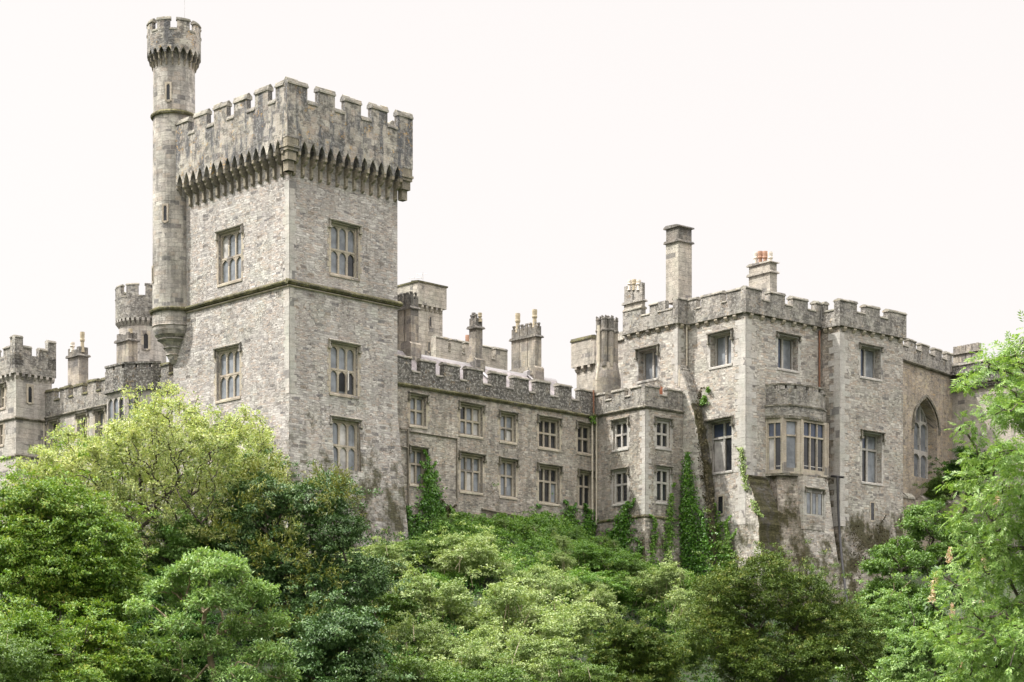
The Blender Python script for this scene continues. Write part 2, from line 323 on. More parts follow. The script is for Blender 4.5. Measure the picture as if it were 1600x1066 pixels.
def tube(mb, pts, rad, sides=8):
    pts = [Vector(p) for p in pts]; rings = []
    if not hasattr(rad, '__len__'): rad = [rad]*len(pts)
    for i, p in enumerate(pts):
        t = (pts[min(i+1, len(pts)-1)]-pts[max(i-1, 0)]).normalized()
        a = t.cross(Vector((0, 0, 1)) if abs(t.z) < .9 else Vector((0, 1, 0))).normalized(); b = t.cross(a)
        rings.append([p+(a*cos(2*pi*k/sides)+b*sin(2*pi*k/sides))*rad[i] for k in range(sides)])
    acc = 0
    for i in range(len(pts)-1):
        l = (pts[i+1]-pts[i]).length
        for k in range(sides):
            k2 = (k+1) % sides
            mb.face([rings[i][k], rings[i][k2], rings[i+1][k2], rings[i+1][k]], [(k*.1, acc), (k*.1+.1, acc), (k*.1+.1, acc+l), (k*.1, acc+l)])
        acc += l
    mb.face(list(reversed(rings[0])), [(0, 0)]*sides); mb.face(rings[-1], [(0, 0)]*sides)

def tag(o, label=None, cat=None, group=None, kind=None):
    if label: o['label'] = label
    if cat: o['category'] = cat
    if group: o['group'] = group
    if kind: o['kind'] = kind
    return o
def thing(name, loc, label, cat, group=None):
    o = bpy.data.objects.new(name, None); COL.objects.link(o); o.location = loc; o.empty_display_size = .5
    o['_o'] = [float(x) for x in loc]
    return tag(o, label, cat, group)
class Building:
    def __init__(s, name, loc, label, cat, group=None): s.root = thing(name, loc, label, cat, group); s.parts = {}
    def mb(s, name, mat, key=''):
        k = (name, mat.name+str(key))
        if k not in s.parts: s.parts[k] = (MB(), mat)
        return s.parts[k][0]
    def finish(s):
        for (name, _), (mb, mat) in s.parts.items():
            if mb.f: mb.build(name, s.root, mat)

def window(b, W, x0, x1, y0, y1, n=2, transom=None, arched=False, hood=True, panes='g', depth=.30, jamb=.10, mull=.10, frame_d=.16,
           hoodm='hood', drop=.30, fm='dressed', sill=True, label=None, hood_s=.16, heavy=.12):
    """opening given in photo pixels on wall W; stone surround, mullions, transom, panes, hood mould"""
    a0, a1 = W.s_at(x0), W.s_at(x1); c = (a0+a1)/2; z1, z0 = W.z_at(y0, c), W.z_at(y1, c)
    W.holes.append((a0, a1, z0, z1, depth))
    f = MB(); of, ob = -depth+frame_d, -depth
    W.box(f, a0, a0+jamb, ob, of, z0, z1, faces='fr'); W.box(f, a1-jamb, a1, ob, of, z0, z1, faces='fl')
    W.box(f, a0+jamb, a1-jamb, ob, of, z1-jamb, z1, faces='fu'); W.box(f, a0+jamb, a1-jamb, ob, of, z0, z0+jamb*.6, faces='ft')
    lw = (a1-a0-2*jamb-(n-1)*mull)/n
    zl, zh = z0+jamb*.6, z1-jamb
    zt = None if transom is None else zl+(zh-zl)*transom
    for i in range(1, n):
        m = a0+jamb+i*lw+(i-1)*mull
        W.box(f, m, m+mull, ob, of-.02, zl, zh, faces='flr')
    if zt is not None: W.box(f, a0+jamb, a1-jamb, ob, of-.01, zt-mull*.45, zt+mull*.45, faces='ftu')
    g = MB(); go = ob+.05
    for i in range(n):
        l0 = a0+jamb+i*(lw+mull); l1 = l0+lw
        tiers = [(zl, zh)] if zt is None else [(zl, zt-mull*.45), (zt+mull*.45, zh)]
        for k, (q0, q1) in enumerate(tiers):
            if arched: W.arch(f, l0, l1, q1-lw*.55, q1-.03, q1, ob, of-.03, k=.8, n=5)
            key = panes[(k*n+i) % len(panes)]; key = random.choice('cdd') if key == 'g' and random.random() < .06 else key
            g.mat(M[key])
            g.face([W.p(l0, q0, go), W.p(l1, q0, go), W.p(l1, q1, go), W.p(l0, q1, go)], [(0, 0), (1, 0), (1, 1), (0, 1)])
            if lw > .3 and not arched:                       # thin casement bars
                g.mat(M['pipe_grey'])
                for (e0, e1) in ((l0, l0+.025), (l1-.025, l1)): W.box(g, e0, e1, go, go+.03, q0, q1, faces='flr')
                W.box(g, l0, l1, go, go+.025, q1-.03, q1, faces='fu'); W.box(g, l0, l1, go, go+.025, q0, q0+.03, faces='ft')
    fr = f.build('window', b.root, M[fm])
    if label: fr['label'] = label
    g.build('pane', fr)
    if sill:
        sm = MB(); W.section(sm, a0-.10, a1+.10, [(-.02, z0-.16), (.05, z0-.16), (.05, z0-.05), (-.02, z0+.0)]); sm.build('sill', fr, M[fm])
    if hood:
        h = MB(); e = hood_s; hz = z1+.08; th = .13
        W.section(h, a0-e, a1+e, [(-.02, hz), (heavy, hz), (heavy+.03, hz+.06), (heavy*.4, hz+th), (-.02, hz+th)])
        for (q0, q1) in ((a0-e, a0-e+.09), (a1+e-.09, a1+e)):
            W.box(h, q0, q1, -.02, heavy*.85, hz-drop, hz+.02)
            W.box(h, q0-.05, q1+.05, -.02, heavy*1.1, hz-drop-.12, hz-drop)
        h.build('hood_mould', fr, M[hoodm])
    # dressed surround blocks round the opening, a little proud of the wall
    ss = MB(); z = z0
    k = 0
    while z < z1-.05:
        hgt = min(.32, z1-z); ex = .26 if k % 2 else .15
        W.box(ss, a0-ex, a0, -.01, .012, z+.006, z+hgt-.006, faces='flrtu'); W.box(ss, a1, a1+ex, -.01, .012, z+.006, z+hgt-.006, faces='flrtu'); z += hgt; k += 1
    W.box(ss, a0-.15, a1+.15, -.01, .011, z1+.002, z1+(.075 if hood else .2), faces='flrtu')
    ss.build('surround', fr, M[fm])
    return fr

def coping(mb, W, a0, a1, o0, o1, z, h=.24, e=.07, seg=1):
    W.section(mb, a0, a1, [(o0-e, z), (o1+e, z), (o1+e, z+h*.3), (o1+e-.04, z+h*.36), (o1-.02, z+h*.8), ((o0+o1)/2, z+h), (o0-e, z+h*.5)], seg)
def crenel(b, W, mer, a0, a1, zb, zs, zt, o0, o1, mat, cope='coping', ch=.24, part='parapet', seg=1, e=.07, jit=0.0, capgap=True):
    m = b.mb(part, M[mat]); 
    W.box(m, a0, a1, o0, o1, zb, zs, seg=max(seg, 1)*(12 if seg > 1 else 1))
    mer = sorted(mer)
    for im, (p, q) in enumerate(mer):
        cp = b.mb('coping', M[cope], (id(W), im)); dz = random.uniform(-jit, jit)
        if p > a0+.02: p += random.uniform(-.03, .03)
        if q < a1-.02: q += random.uniform(-.03, .03)
        W.box(m, p, q, o0+.0, o1, zs, zt+dz, seg=seg)
        # two or three worn cap stones to a merlon, none quite like its neighbour
        c0, c1 = p-(.05 if p > a0+.02 else 0), q+(.05 if q < a1-.02 else 0); k = 1 if seg > 1 or c1-c0 < .5 else random.choice((2, 2, 3))
        cuts = [c0]+sorted(c0+(c1-c0)*(i+random.uniform(-.15, .15))/k for i in range(1, k))+[c1]
        for u, v in zip(cuts, cuts[1:]): coping(cp, W, u, v, o0, o1, zt+dz, ch*random.uniform(.86, 1.1), e*random.uniform(.75, 1.2), seg)
    edges = [a0]+[x for pq in mer for x in pq]+[a1]
    if capgap:
        for p, q in zip(edges[0::2], edges[1::2]):
            if q-p > .12: coping(b.mb('coping', M[cope], (id(W), 'gap', round(p, 2))), W, p+.002, q-.002, o0, o1, zs, ch*.8, e*.85, seg)
def mer_px(W, lst, o): return [(W.s_at(a, o), W.s_at(b, o)) for a, b in lst]
def corbels(b, W, a0, a1, n, o0, o1, z0, z1, wd, mat='coping', name='corbel'):
    for i in range(n):
        m = b.mb(name, M[mat], (id(W), i)); c = a0+(a1-a0)*(i+.5)/n+random.uniform(-.03, .03)
        W.section(m, c-wd/2, c+wd/2, [(o0, z0), (o0+(o1-o0)*.45, z0+.02), (o1, z0+(z1-z0)*.55), (o1, z1), (o0, z1)])
def string(b, W, a0, a1, z, h=.22, pr=.16, mat='moss_cope', name='string_course', o=0., seg=1):
    W.section(b.mb(name, M[mat], (round(z, 1), id(W))), a0, a1, [(o-.02, z), (o+pr*.6, z), (o+pr, z+h*.35), (o+pr, z+h*.55), (o-.02, z+h)], seg)
def quoins(b, WL, WR, z0, z1, zl=.34, a=.62, c=.36, mat='quoin', left=True, right=True):
    m = b.mb('quoin', M[mat], id(WR)); z = z0; k = 0
    while z < z1-.05:
        h = min(zl*random.uniform(.85, 1.15), z1-z); la, lb = (a, c) if k % 2 else (c, a)
        la *= random.uniform(.85, 1.15); lb *= random.uniform(.85, 1.15)
        if left and WL: WL.box(m, WL.L-la, WL.L+.012, -.03, .016, z+.004, z+h-.004, faces='flrtu')
        if right and WR: WR.box(m, -.008, lb, -.03, .012, z+.004, z+h-.004, faces='flrtu')
        z += h; k += 1
def pipe(b, pts, r, mat, name='drainpipe', collars=True):
    m = MB(); tube(m, pts, r, 8)
    o = m.build(name, b.root, M[mat], smooth=False)
    return o

# directions of the castle's two wall families
dR = np.array((3970-800, F)); dR /= np.linalg.norm(dR); dL = np.array((-2270-800, F)); dL /= np.linalg.norm(dL)
eR = np.array((3700, F)); eR /= np.linalg.norm(eR); eL = np.array((-eR[1], eR[0]))
def at(px, Y): return np.array(((px-CX)/F*Y, Y))
def corner_walls(C, lL, lR, L=None, R=None):
    L = dL if L is None else L; R = dR if R is None else R
    C = np.array(C, float)
    return Wall(C+L*lL, -L, lL), Wall(C, R, lR)
def zc(py, Y): return (HY-py)/F*Y

# ------------------------------------------------------------ terrain
FX = [-400, -60, -34, -31, -20, -12, -6, 2, 5, 8.4, 14.5, 21, 26, 33, 60, 400]
FY = [190, 140, 131, 128, 118, 110, 113, 121, 128, 125, 123.5, 126.5, 131, 138, 150, 260]
FZ = [10, 12, 12.5, 12.5, 12, 10.6, 11.8, 13.6, 13.2, 11.0, 8.8, 8.0, 11.5, 14.5, 14, 10]
def ground_z(X, Y):
    X = np.asarray(X, float); Y = np.asarray(Y, float)
    d = np.interp(X, FX, FY)-Y; bz = np.interp(X, FX, FZ)
    dd = np.clip(d, 0, None)
    return np.maximum(bz-.36*dd-.10*np.clip(dd, 0, 4), -1.7)+.25*np.sin(X*.7+Y*.31)*np.sin(Y*.53-X*.22)*(dd > 1)
def make_ground():
    xs = np.concatenate([np.linspace(-900, -70, 24), np.linspace(-66, 66, 150), np.linspace(70, 900, 24)])
    ys = np.concatenate([np.linspace(-300, 30, 20), np.linspace(33, 150, 130), np.linspace(156, 1500, 24)])
    X, Y = np.meshgrid(xs, ys); Z = ground_z(X, Y)
    V = np.stack([X, Y, Z], -1).reshape(-1, 3); nx = len(xs); n = nx*len(ys)
    i = np.arange(n).reshape(len(ys), nx); q = np.stack([i[:-1, :-1], i[:-1, 1:], i[1:, 1:], i[1:, :-1]], -1).reshape(-1, 4)
    me = bpy.data.meshes.new('hillside'); me.from_pydata(V.tolist(), [], q.tolist()); me.polygons.foreach_set('use_smooth', [True]*len(q))
    o = bpy.data.objects.new('hillside', me); COL.objects.link(o); o['kind'] = 'structure'
    t = NT('earth_and_grass'); co = t.n('TexCoord').outputs['Object']
    c = t.ramp(t.noise(co, .8, 6, .65), [(.3, (.010, .018, .006)), (.5, (.022, .038, .010)), (.7, (.035, .034, .018))])
    p = t.n('BsdfPrincipled', Base_Color=c, Roughness=.95, Normal=t.n('Bump', Strength=1., Distance=.2, Height=t.noise(co, 3., 6)).outputs[0])
    t.t.links.new(p.outputs[0], t.out.inputs[0]); me.materials.append(t.m)
make_ground()

# ------------------------------------------------------------ great tower
C0 = at(452, 110.0)
TL, TR = corner_walls(C0, 11.0, 7.9, dL, dR)
TR.L = TR.s_at(621)
b = Building('great_tower', (C0[0], C0[1]+7, 10), 'tall square grey stone tower with battlements on a row of pointed corbels', 'tower')
OV = .63
zT = dict(str=zc(440, 110))
zcap = TR.zpx(475.6, 219.5, OV); zap = zcap-.04; zsp = TR.zpx(475.6, 238, OV); zcb = TR.zpx(475, 279, 0)
zsill = TR.zpx(488.5, 165, OV); ztop = TR.zpx(453, 131, OV)
for (x0, x1, y0, y1, pn) in ((517, 559.5, 352, 431, 'ggg'), (516.5, 558.5, 539, 616.5, 'gggggg'), (518, 560.5, 657, 735, 'gcggcg')):
    fr = window(b, TR, x0, x1, y0, y1, 3, .50, True, True, pn, depth=.30, jamb=.13, mull=.12, heavy=.14, hoodm='coping')
    if y0 == 539:
        m = MB(); a = TR.s_at(536.5); c = a+.5                                     # the casement that stands open
        z0, z1 = TR.zpx(540, 611), TR.zpx(540, 582)
        m.mat(M['d']); TR.box(m, a-.12, a+.34, -.24, -.22, z0, z1)
        m.mat(M['curtain_frame']); P1 = TR.xy(a+.36, -.12); P2 = TR.xy(a+.10, .34)
        Wc = Wall(P2, P1-P2, np.linalg.norm(P1-P2)); Wc.box(m, 0, Wc.L, -.02, .02, z0, z1)
        m.mat(M['c']); Wc.box(m, .05, Wc.L*.45, .021, .025, z0+.05, z1-.05, faces='f'); Wc.box(m, Wc.L*.52, Wc.L-.05, .021, .025, z0+.05, z1-.05, faces='f')
        m.build('open_casement', fr)
for (x0, x1, y0, y1, pn) in ((341.5, 377, 361, 440, 'ggg'), (338.5, 374.5, 545, 623, 'gggggg'), (337, 374, 664, 738, 'ggg')):
    window(b, TL, x0, x1, y0, y1, 3, .50, True, True, pn, depth=.30, jamb=.13, mull=.12, heavy=.14, hoodm='coping')
bat = [(0, 1.3), (11.5, .5), (19.5, 0), (60, 0)]
wm = b.mb('wall', M['tower'])
TL.wall(wm, 3, zcap+1., batter=bat, extR=1); TR.wall(wm, 3, zcap+1., batter=bat, extL=1, extR=1)
TB1 = Wall(TR.end(), dL, 11); TB2 = Wall(TR.end()+dL*11, -dR, TR.L)
TB1.wall(wm, 3, zcap+.2, batter=bat, extL=1); TB2.wall(wm, 3, zcap+.2)
quoins(b, TL, TR, 19.6, zcb-.3, .38, .5, .36)
for Wl in (TL, TR):                                                                 # machicolation: arches and long corbels
    nb, pa, pb = (15, 275.5, 440) if Wl is TL else (12, 469, 627.7)
    a0, a1 = Wl.s_at(pa, OV), Wl.s_at(pb, OV)
    st = (a1-a0)/nb; pw = st*.20
    pm = b.mb('parapet', M['tower_top'])
    for i in range(nb):
        l = a0+i*st
        Wl.arch(pm, l+pw/2, l+st-pw/2, zsp, zap, zcap, .40, OV, k=.42, n=6)
    for i in range(nb+1):
        l = a0+i*st
        Wl.box(pm, l-pw/2, l+pw/2, .0, OV, zsp, zcap, faces='flru')
        w2 = pw*.62*random.uniform(.92, 1.08)
        Wl.section(b.mb('corbel', M['corbel'], (id(Wl), i)), l-w2, l+w2, [(-.02, zcb), (.10, zcb), (.18, zcb+.10), (.18, zcb+.60), (.34, zcb+.66), (.46, zcb+.80), (.46, zcb+.92), (.58, zcb+1.0), (.61, zsp-.2), (.61, zsp), (-.02, zsp)])
# corner pendants
for Wl, q0, q1 in ((TR, -OV+.02, TR.s_at(469, OV)-.1), (TR, TR.s_at(627.7, OV)+.06, TR.L+OV-.02)):
    m = b.mb('corner_corbel', M['corbel'], q0)
    Wl.box(m, q0, q1, .0, OV-.02, zsp-.05, zcap)
    Wl.box(m, q0-.05, q1+.05, .0, OV+.04, zsp+.12, zsp+.26)
    Wl.box(m, q0+.08, q1-.08, .0, OV-.1, zsp-.55, zsp-.05); Wl.box(m, q0+.2, q1-.2, .0, OV-.24, zcb+.1, zsp-.55)
q0 = TL.s_at(440, OV)+.1
m = b.mb('corner_corbel', M['corbel'], 'L')
TL.box(m, q0, TL.L, .0, OV-.02, zsp-.05, zcap); TL.box(m, q0-.05, TL.L-.02, 0, OV+.04, zsp+.12, zsp+.26)
TL.box(m, q0+.08, TL.L-.02, .0, OV-.1, zsp-.55, zsp-.05); TL.box(m, q0+.2, TL.L-.04, .0, OV-.24, zcb+.1, zsp-.55)
mr = [(453, 480.5), (497, 523), (539, 564.5), (580.5, 605.5), (621.5, 645)]
ml = [(274.7, 293.8), (303.8, 322.8), (334, 354), (365.7, 385.2), (398, 418.7), (430.4, 452)]
sR = mer_px(TR, mr, OV); sR[0] = (-OV, sR[0][1]); sR[-1] = (sR[-1][0], TR.L+OV)
TR.box(b.mb('parapet', M['tower_top']), -OV, TR.L+OV, .40, OV, zcap, zcap+.9); TL.box(b.mb('parapet', M['tower_top']), TL.s_at(274.7, OV), TL.L+.40, .40, OV, zcap, zcap+.9)
crenel(b, TR, sR, -OV, TR.L+OV, zcap+.9, zsill, ztop, .33, OV, 'tower_top', ch=.36, e=.06, jit=.04)
sL = mer_px(TL, ml, OV); sL[-1] = (sL[-1][0], TL.L+.33); sL[0] = (sL[0][0], sL[0][1])
crenel(b, TL, sL, sL[0][0], TL.L+.33, zcap+.9, zsill, ztop, .33, OV, 'tower_top', ch=.36, e=.06, jit=.04)
crenel(b, TB1, [(1.0+i*1.9, 2.1+i*1.9) for i in range(5)], -.22, TB1.L, zcap, zsill, ztop, .33, OV, 'tower_top', ch=.36)
crenel(b, TB2, [(1.0+i*1.9, 2.1+i*1.9) for i in range(4)], 0, TB2.L, zcap, zsill, ztop, .33, OV, 'tower_top', ch=.36)
rm = b.mb('roof', M['lead']); q = [TL.p(0, zsill-1, -.1), TL.p(11, zsill-1, -.1), TR.p(TR.L-.1, zsill-1, -.1), TB2.p(.1, zsill-1, -.1)]
rm.face(q, [(0, 0), (1, 0), (1, 1), (0, 1)])
zs_ = zc(443.5, 110)
string(b, TL, -.3, TL.L, zs_-.02, .32, .24); string(b, TR, -.24, TR.L+.24, zs_-.02, .32, .24)
string(b, TL, -.3, TL.L, zs_-.14, .12, .12, 'dressed'); string(b, TR, -.12, TR.L+.12, zs_-.14, .12, .12, 'dressed')
b.finish()

# ------------------------------------------------------------ round stair turret on the tower's corner
TC = TL.xy(0)+np.array((.05, -.05)); YT = TC[1]; up = F/YT
def rp(p): return p/up
b = Building('stair_turret', (TC[0], TC[1], zc(562, YT)), 'tall slim round turret corbelled out from the square tower, topmost battlements in view', 'turret')
B0 = radians(9.6)
zt = lambda y: zc(y, YT-1.35)
prof = [(rp(3.5), zt(563)), (rp(8), zt(557)), (rp(11), zt(550)), (rp(13), zt(549)), (rp(12), zt(547.5)), (rp(14.5), zt(540)), (rp(17), zt(538.5)), (rp(15.6), zt(536)), (rp(18), zt(531)), (rp(23.5), zt(527)), (rp(26), zt(526)), (rp(24.5), zt(524)),
        (rp(30), zt(519)), (rp(32.5), zt(512)), (rp(33.2), zt(507)), (rp(34.5), zt(505.5)), (rp(33.5), zt(504)), (rp(33.5), zt(484))]
m = b.mb('corbel_base', M['turret']); lathe(m, TC, prof, 40)
m = b.mb('shaft', M['turret']); lathe(m, TC, [(rp(33.3), zt(484)), (rp(32.6), zt(170)), (rp(32), zt(60))], 40)
for y, r in ((484, 38.2), (176, 36.5)):
    m = b.mb('string_course', M['moss_cope']); lathe(m, TC, [(rp(33), zt(y)), (rp(r-1), zt(y)), (rp(r), zt(y-2)), (rp(r), zt(y-4)), (rp(33), zt(y-7))], 40)
RG = Ring(TC, rp(32)); ro = rp(41.5)-rp(32)
m = b.mb('parapet', M['tower_top']); n = 22; st = RG.L/n
za, zz, zk, zb = zt(73.5), zt(82), zt(71.5), zt(99)
for i in range(n):
    l = (i+.35)*st
    RG.arch(m, l+st*.12, l+st*.88, zz, za, zk, .2, ro, k=.45, n=5)
    RG.box(m, l-st*.12, l+st*.12, .04, ro, zz, zk, faces='flru')
    RG.section(b.mb('corbel', M['corbel'], i), l-st*.10, l+st*.10, [(-.03, zb), (.08, zb), (.13, zb+.22), (.24, zb+.32), (.27, zz-.12), (ro-.02, zz-.02), (ro-.02, zz), (-.03, zz)])
hw = radians(13.7)
mers = [((B0+radians(-24+45*k)-hw)*RG.R, (B0+radians(-24+45*k)+hw)*RG.R) for k in range(-3, 5)]
crenel(b, RG, mers, mers[0][0], mers[0][0]+RG.L, zk, zt(48), zt(32), .10, ro, 'tower_top', ch=.22, seg=4, e=.04)
def slit(b, W, px, y0, y1, wd=.2, o=0.0, key='d', fw=.1, pr=.04, arched=True, mat='dressed', name='window'):
    c = W.s_at(px, o); z1, z0 = W.z_at(y0, c, o), W.z_at(y1, c, o); f = MB()
    for s0, s1 in ((c-wd/2-fw, c-wd/2), (c+wd/2, c+wd/2+fw)): W.box(f, s0, s1, o-.1, o+pr, z0-.06, z1+fw, faces='flrtu')
    W.box(f, c-wd/2, c+wd/2, o-.1, o+pr, z0-.12, z0, faces='ftulr'); W.box(f, c-wd/2, c+wd/2, o-.1, o+pr, z1, z1+fw, faces='ftu')
    if arched: W.arch(f, c-wd/2, c+wd/2, z1-wd*.6, z1-.02, z1+.01, o-.1, o+pr-.01, k=.8, n=4)
    fr = f.build(name, b.root, M[mat])
    g = MB(); g.mat(M[key]); W.box(g, c-wd/2, c+wd/2, o-.05, o+.006, z0, z1, faces='f'); g.build('pane', fr); return fr
def tangent(C, R, ang):
    n = np.array((sin(ang), -cos(ang))); d = np.array((cos(ang), sin(ang))); return Wall(np.array(C)+n*R-d*3, d, 6)
slit(b, tangent(TC, rp(32.5), B0-radians(16)), 263, 131, 156, .2)
slit(b, tangent(TC, rp(33), B0-radians(24)), 258.3, 321, 345, .2)
slit(b, tangent(TC, rp(33), B0-radians(74)), 239.2, 418, 440, .2)
m = MB(); tube(m, [(TC[0]+.62, TC[1], zt(60)), (TC[0]+.62, TC[1], zt(-14))], .012, 6); m.build('flagpole', b.root, M['aerial'])
b.finish()

# ------------------------------------------------------------ chimneys
def lights_pot(mb, C, z0, z1, r):
    lathe(mb, C, [(r*.95, z0), (r*.85, z0+(z1-z0)*.12), (r*.72, z0+(z1-z0)*.5), (r*1.0, z0+(z1-z0)*.56), (r*1.05, z0+(z1-z0)*.62), (r*.9, z0+(z1-z0)*.68), (r*1.0, z0+(z1-z0)*.9), (r*.95, z1), (r*.6, z1), (r*.6, z1-.1)], 12)
def chimney(b, pc, pl, pr, Y, ytop, yledge, yshaft, ybase, nL=1, nR=1, mat='chimney', pots=(), L=dL, R=dR, base_grow=.12, fin=True, cren=True, cap='chimney_dark'):
    C = at(pc, Y); k = (pl-CX)/F; lL = (C[0]-k*C[1])/(k*L[1]-L[0]); k = (pr-CX)/F; lR = (k*C[1]-C[0])/(R[0]-k*R[1])
    WL, WR = corner_walls(C, lL, lR, L, R)
    z = lambda y: zc(y, Y)
    m = MB(); g = base_grow
    if ybase > yshaft:
        WR.section(m, -g, lR+g, [(-lL-g, z(ybase)), (g, z(ybase)), (g, z(yshaft)-.12), (0, z(yshaft)), (-lL, z(yshaft)), (-lL-g, z(yshaft)-.12)])
    gap = .05; sL = (lL-(nL-1)*gap)/nL; sR = (lR-(nR-1)*gap)/nR
    for i in range(nL):
        for j in range(nR):
            o1 = -(i*(sL+gap)); s0 = j*(sR+gap)
            WR.box(m, s0, s0+sR, o1-sL, o1, z(yshaft)-.01, z(yledge), faces='fblr')
    if nL+nR > 2: WR.box(m, .12, lR-.12, -lL+.12, -.12, z(yshaft), z(yledge), faces='fblr')
    ch = MB(); mt = M[mat]
    o = m.build('chimney', b.root, mt)
    cm = MB()
    WR.section(cm, -.12, lR+.12, [(-lL-.12, z(yledge)), (.12, z(yledge)), (.12, z(yledge)+.06), (.02, z(yledge)+.16), (-lL-.02, z(yledge)+.16), (-lL-.12, z(yledge)+.06)])
    zt_ = z(ytop); zq = z(yledge)+.16; hgt = zt_-zq
    for i in range(nL):
        for j in range(nR):
            o1 = -(i*(sL+gap)); s0 = j*(sR+gap)
            WR.box(cm, s0+.01, s0+sR-.01, o1-sL+.01, o1-.01, zq, zq+hgt*(.68 if cren else .86), faces='fblrt')
            if not cren:
                WR.section(cm, s0-.10, s0+sR+.10, [(o1-sL-.15, zq+hgt*.84), (o1+.15, zq+hgt*.84), (o1+.13, zq+hgt*.93), (o1-.1, zt_), (o1-sL+.1, zt_+.06), (o1-sL-.13, zq+hgt*.95)]); continue
            for (p, q) in ((0, 0), (1, 0), (0, 1), (1, 1)):        # little merlons on each corner
                mw, mo = min(.3, sR*.36), min(.3, sL*.36)
                sa = s0+.01+p*(sR-.02-mw); oa = o1-.01-q*(sL-.02-mo)
                WR.box(cm, sa, sa+mw, oa-mo, oa, zq+hgt*.68, zt_, faces='fblrt')
                if fin: WR.box(cm, sa+mw*.25, sa+mw*.75, oa-mo*.75, oa-mo*.25, zt_, zt_+.14, faces='fblrt'); WR.box(cm, sa+mw*.15, sa+mw*.85, oa-mo*.85, oa-mo*.15, zt_+.14, zt_+.24)
    cm.build('chimney_cap', o, M[cap])
    for (pp, y0, y1, mat_, r) in pots:
        f = (pp-pl)/(pc-pl) if pp < pc else 1.; a = WL.xy(min(max(f, .1), .97)*lL, -lR*.5)
        kx = (pp-CX)/F; a = np.array((kx*a[1], a[1])); pm = MB(); lights_pot(pm, a, zc(y1, a[1])-.25, zc(y0, a[1]), r)
        po = pm.build('chimney_pot', o, M[mat_])
    return o

# ------------------------------------------------------------ two storey range between tower and blocks
W = Wall(C0-TR.n*1.0, dR, pxR=930)
b = Building('castle_range', (*W.xy(10, -4), 12), 'long two storey range with ten mullioned windows below a blackened battlement', 'building')
A0 = W.s_at(600)
for (x0, x1, y0, y1, n, tr, pn, lv) in ((641.0, 665.6, 619, 665, 2, .53, 'gggg', 0), (719.2, 754, 634, 680.5, 3, .50, 'ggc', 0), (782, 805.8, 647, 690, 2, .50, 'gcgg', 0), (842, 874, 655, 700.5, 3, .52, 'dddddd', 0), (902.6, 924.4, 664, 708, 2, .53, 'dddd', 0),
                                       (641.6, 665, 702, 757, 2, .60, 'cggg', 1), (719.6, 754, 712, 768.5, 3, .60, 'gcgggg', 1), (782, 805.8, 720, 776, 2, .60, 'gggg', 1), (842, 874.2, 730, 786, 3, .62, 'ddgddd', 1), (905, 926, 738.5, 792, 2, .62, 'dddd', 1)):
    window(b, W, x0, x1, y0, y1, n, tr, False, True, pn, depth=.34, jamb=.13, mull=.13, heavy=.17 if lv else .14)
wm = b.mb('wall', M['range'])
zcor = W.zpx(622.7, 602)
W.wall(wm, 4, zcor+.3, A0, W.L+.2)
WB = Wall(W.xy(W.L+.2, -7), -dR, W.L-A0); WB.wall(wm, 4, zcor+.3)
string(b, W, A0, W.L, zcor-.02, .26, .17)
zs, ztp = W.zpx(650, 583), W.zpx(668, 566)
mers = mer_px(W, [(615, 643.5), (657, 681), (693, 718.6), (729.7, 754.6), (768, 790.6), (802.6, 826.7), (837, 859.7), (872.6, 892.7), (905.6, 930)], .05)
crenel(b, W, mers, A0, W.L-.02, zcor+.2, zs, ztp, -.32, .06, 'dark_top', ch=.2, jit=.03, e=.06)
rm = b.mb('roof', M['roof']); zr = W.zpx(660, 556, -3.6); ze = zs-.55
W.section(rm, A0, W.L, [(-.4, ze), (-.4, ze+.02), (-3.6, zr), (-3.75, zr), (-7, ze+.02), (-7, ze)])
lm = b.mb('ridge', M['lead']); W.section(lm, A0, W.L+.1, [(-3.5, zr-.08), (-3.6, zr+.07), (-3.8, zr+.07), (-3.9, zr-.08)])
for px in (737, 820):                                                              # white raking verge stones on the slates
    a = W.s_at(px, -3.6); vm = b.mb('verge', M['lead'])
    vm.face([W.p(a, zr+.05, -3.5), W.p(a+.28, zr+.05, -3.5), W.p(a+.28, ze+.15, -.4), W.p(a, ze+.15, -.4)], [(0, 0), (1, 0), (1, 1), (0, 1)])
    W.poly(vm, [(a, zr-.1), (a+.28, zr-.1), (a+.28, zr+.32), (a, zr+.2)], -3.75, -3.4)
yy = lambda px, o: W.xy(W.s_at(px, o), o)[1]
chimney(b, 642, 612, 654, yy(642, -3), 461, 482, 534, 566, 3, 1, fin=True)
chimney(b, 743.6, 733, 754, yy(743, -3.2), 496, 512.5, 559, 600, 1, 1, pots=((740, 489, 497, 'chimney_dark', .13), (750, 489, 497, 'pot_buff', .13)))
chimney(b, 836.3, 799, 846, yy(836, -3.2), 508, 526, 571.5, 615, 3, 1, pots=((809, 490, 514, 'pot_buff', .17), (835.4, 484, 506, 'pot_buff', .17)))
P = lambda px, y, o=.1: W.p(W.s_at(px, o), W.zpx(px, y, o), o)
pipe(b, [P(625.5, 669.6), P(637.5, 671.5), P(638.5, 812)], .055, 'pipe_grey')
pipe(b, [P(625, 697), P(637, 700)], .045, 'pipe_grey')
pipe(b, [P(640.5, 674, .05), P(714, 685.5, .05), P(714, 778, .05)], .045, 'pipe_grey')
pipe(b, [P(753, 795.5), P(816, 807.5), P(870, 819)], .07, 'pipe_grey')
pipe(b, [P(863, 800), P(863.5, 828)], .05, 'pipe_pale')
pipe(b, [P(925.5, 655, .16), P(925.5, 812, .16)], .06, 'pipe_pale')
pipe(b, [P(927.5, 610, .3), P(927.5, 648, .3)], .055, 'pipe_rust')
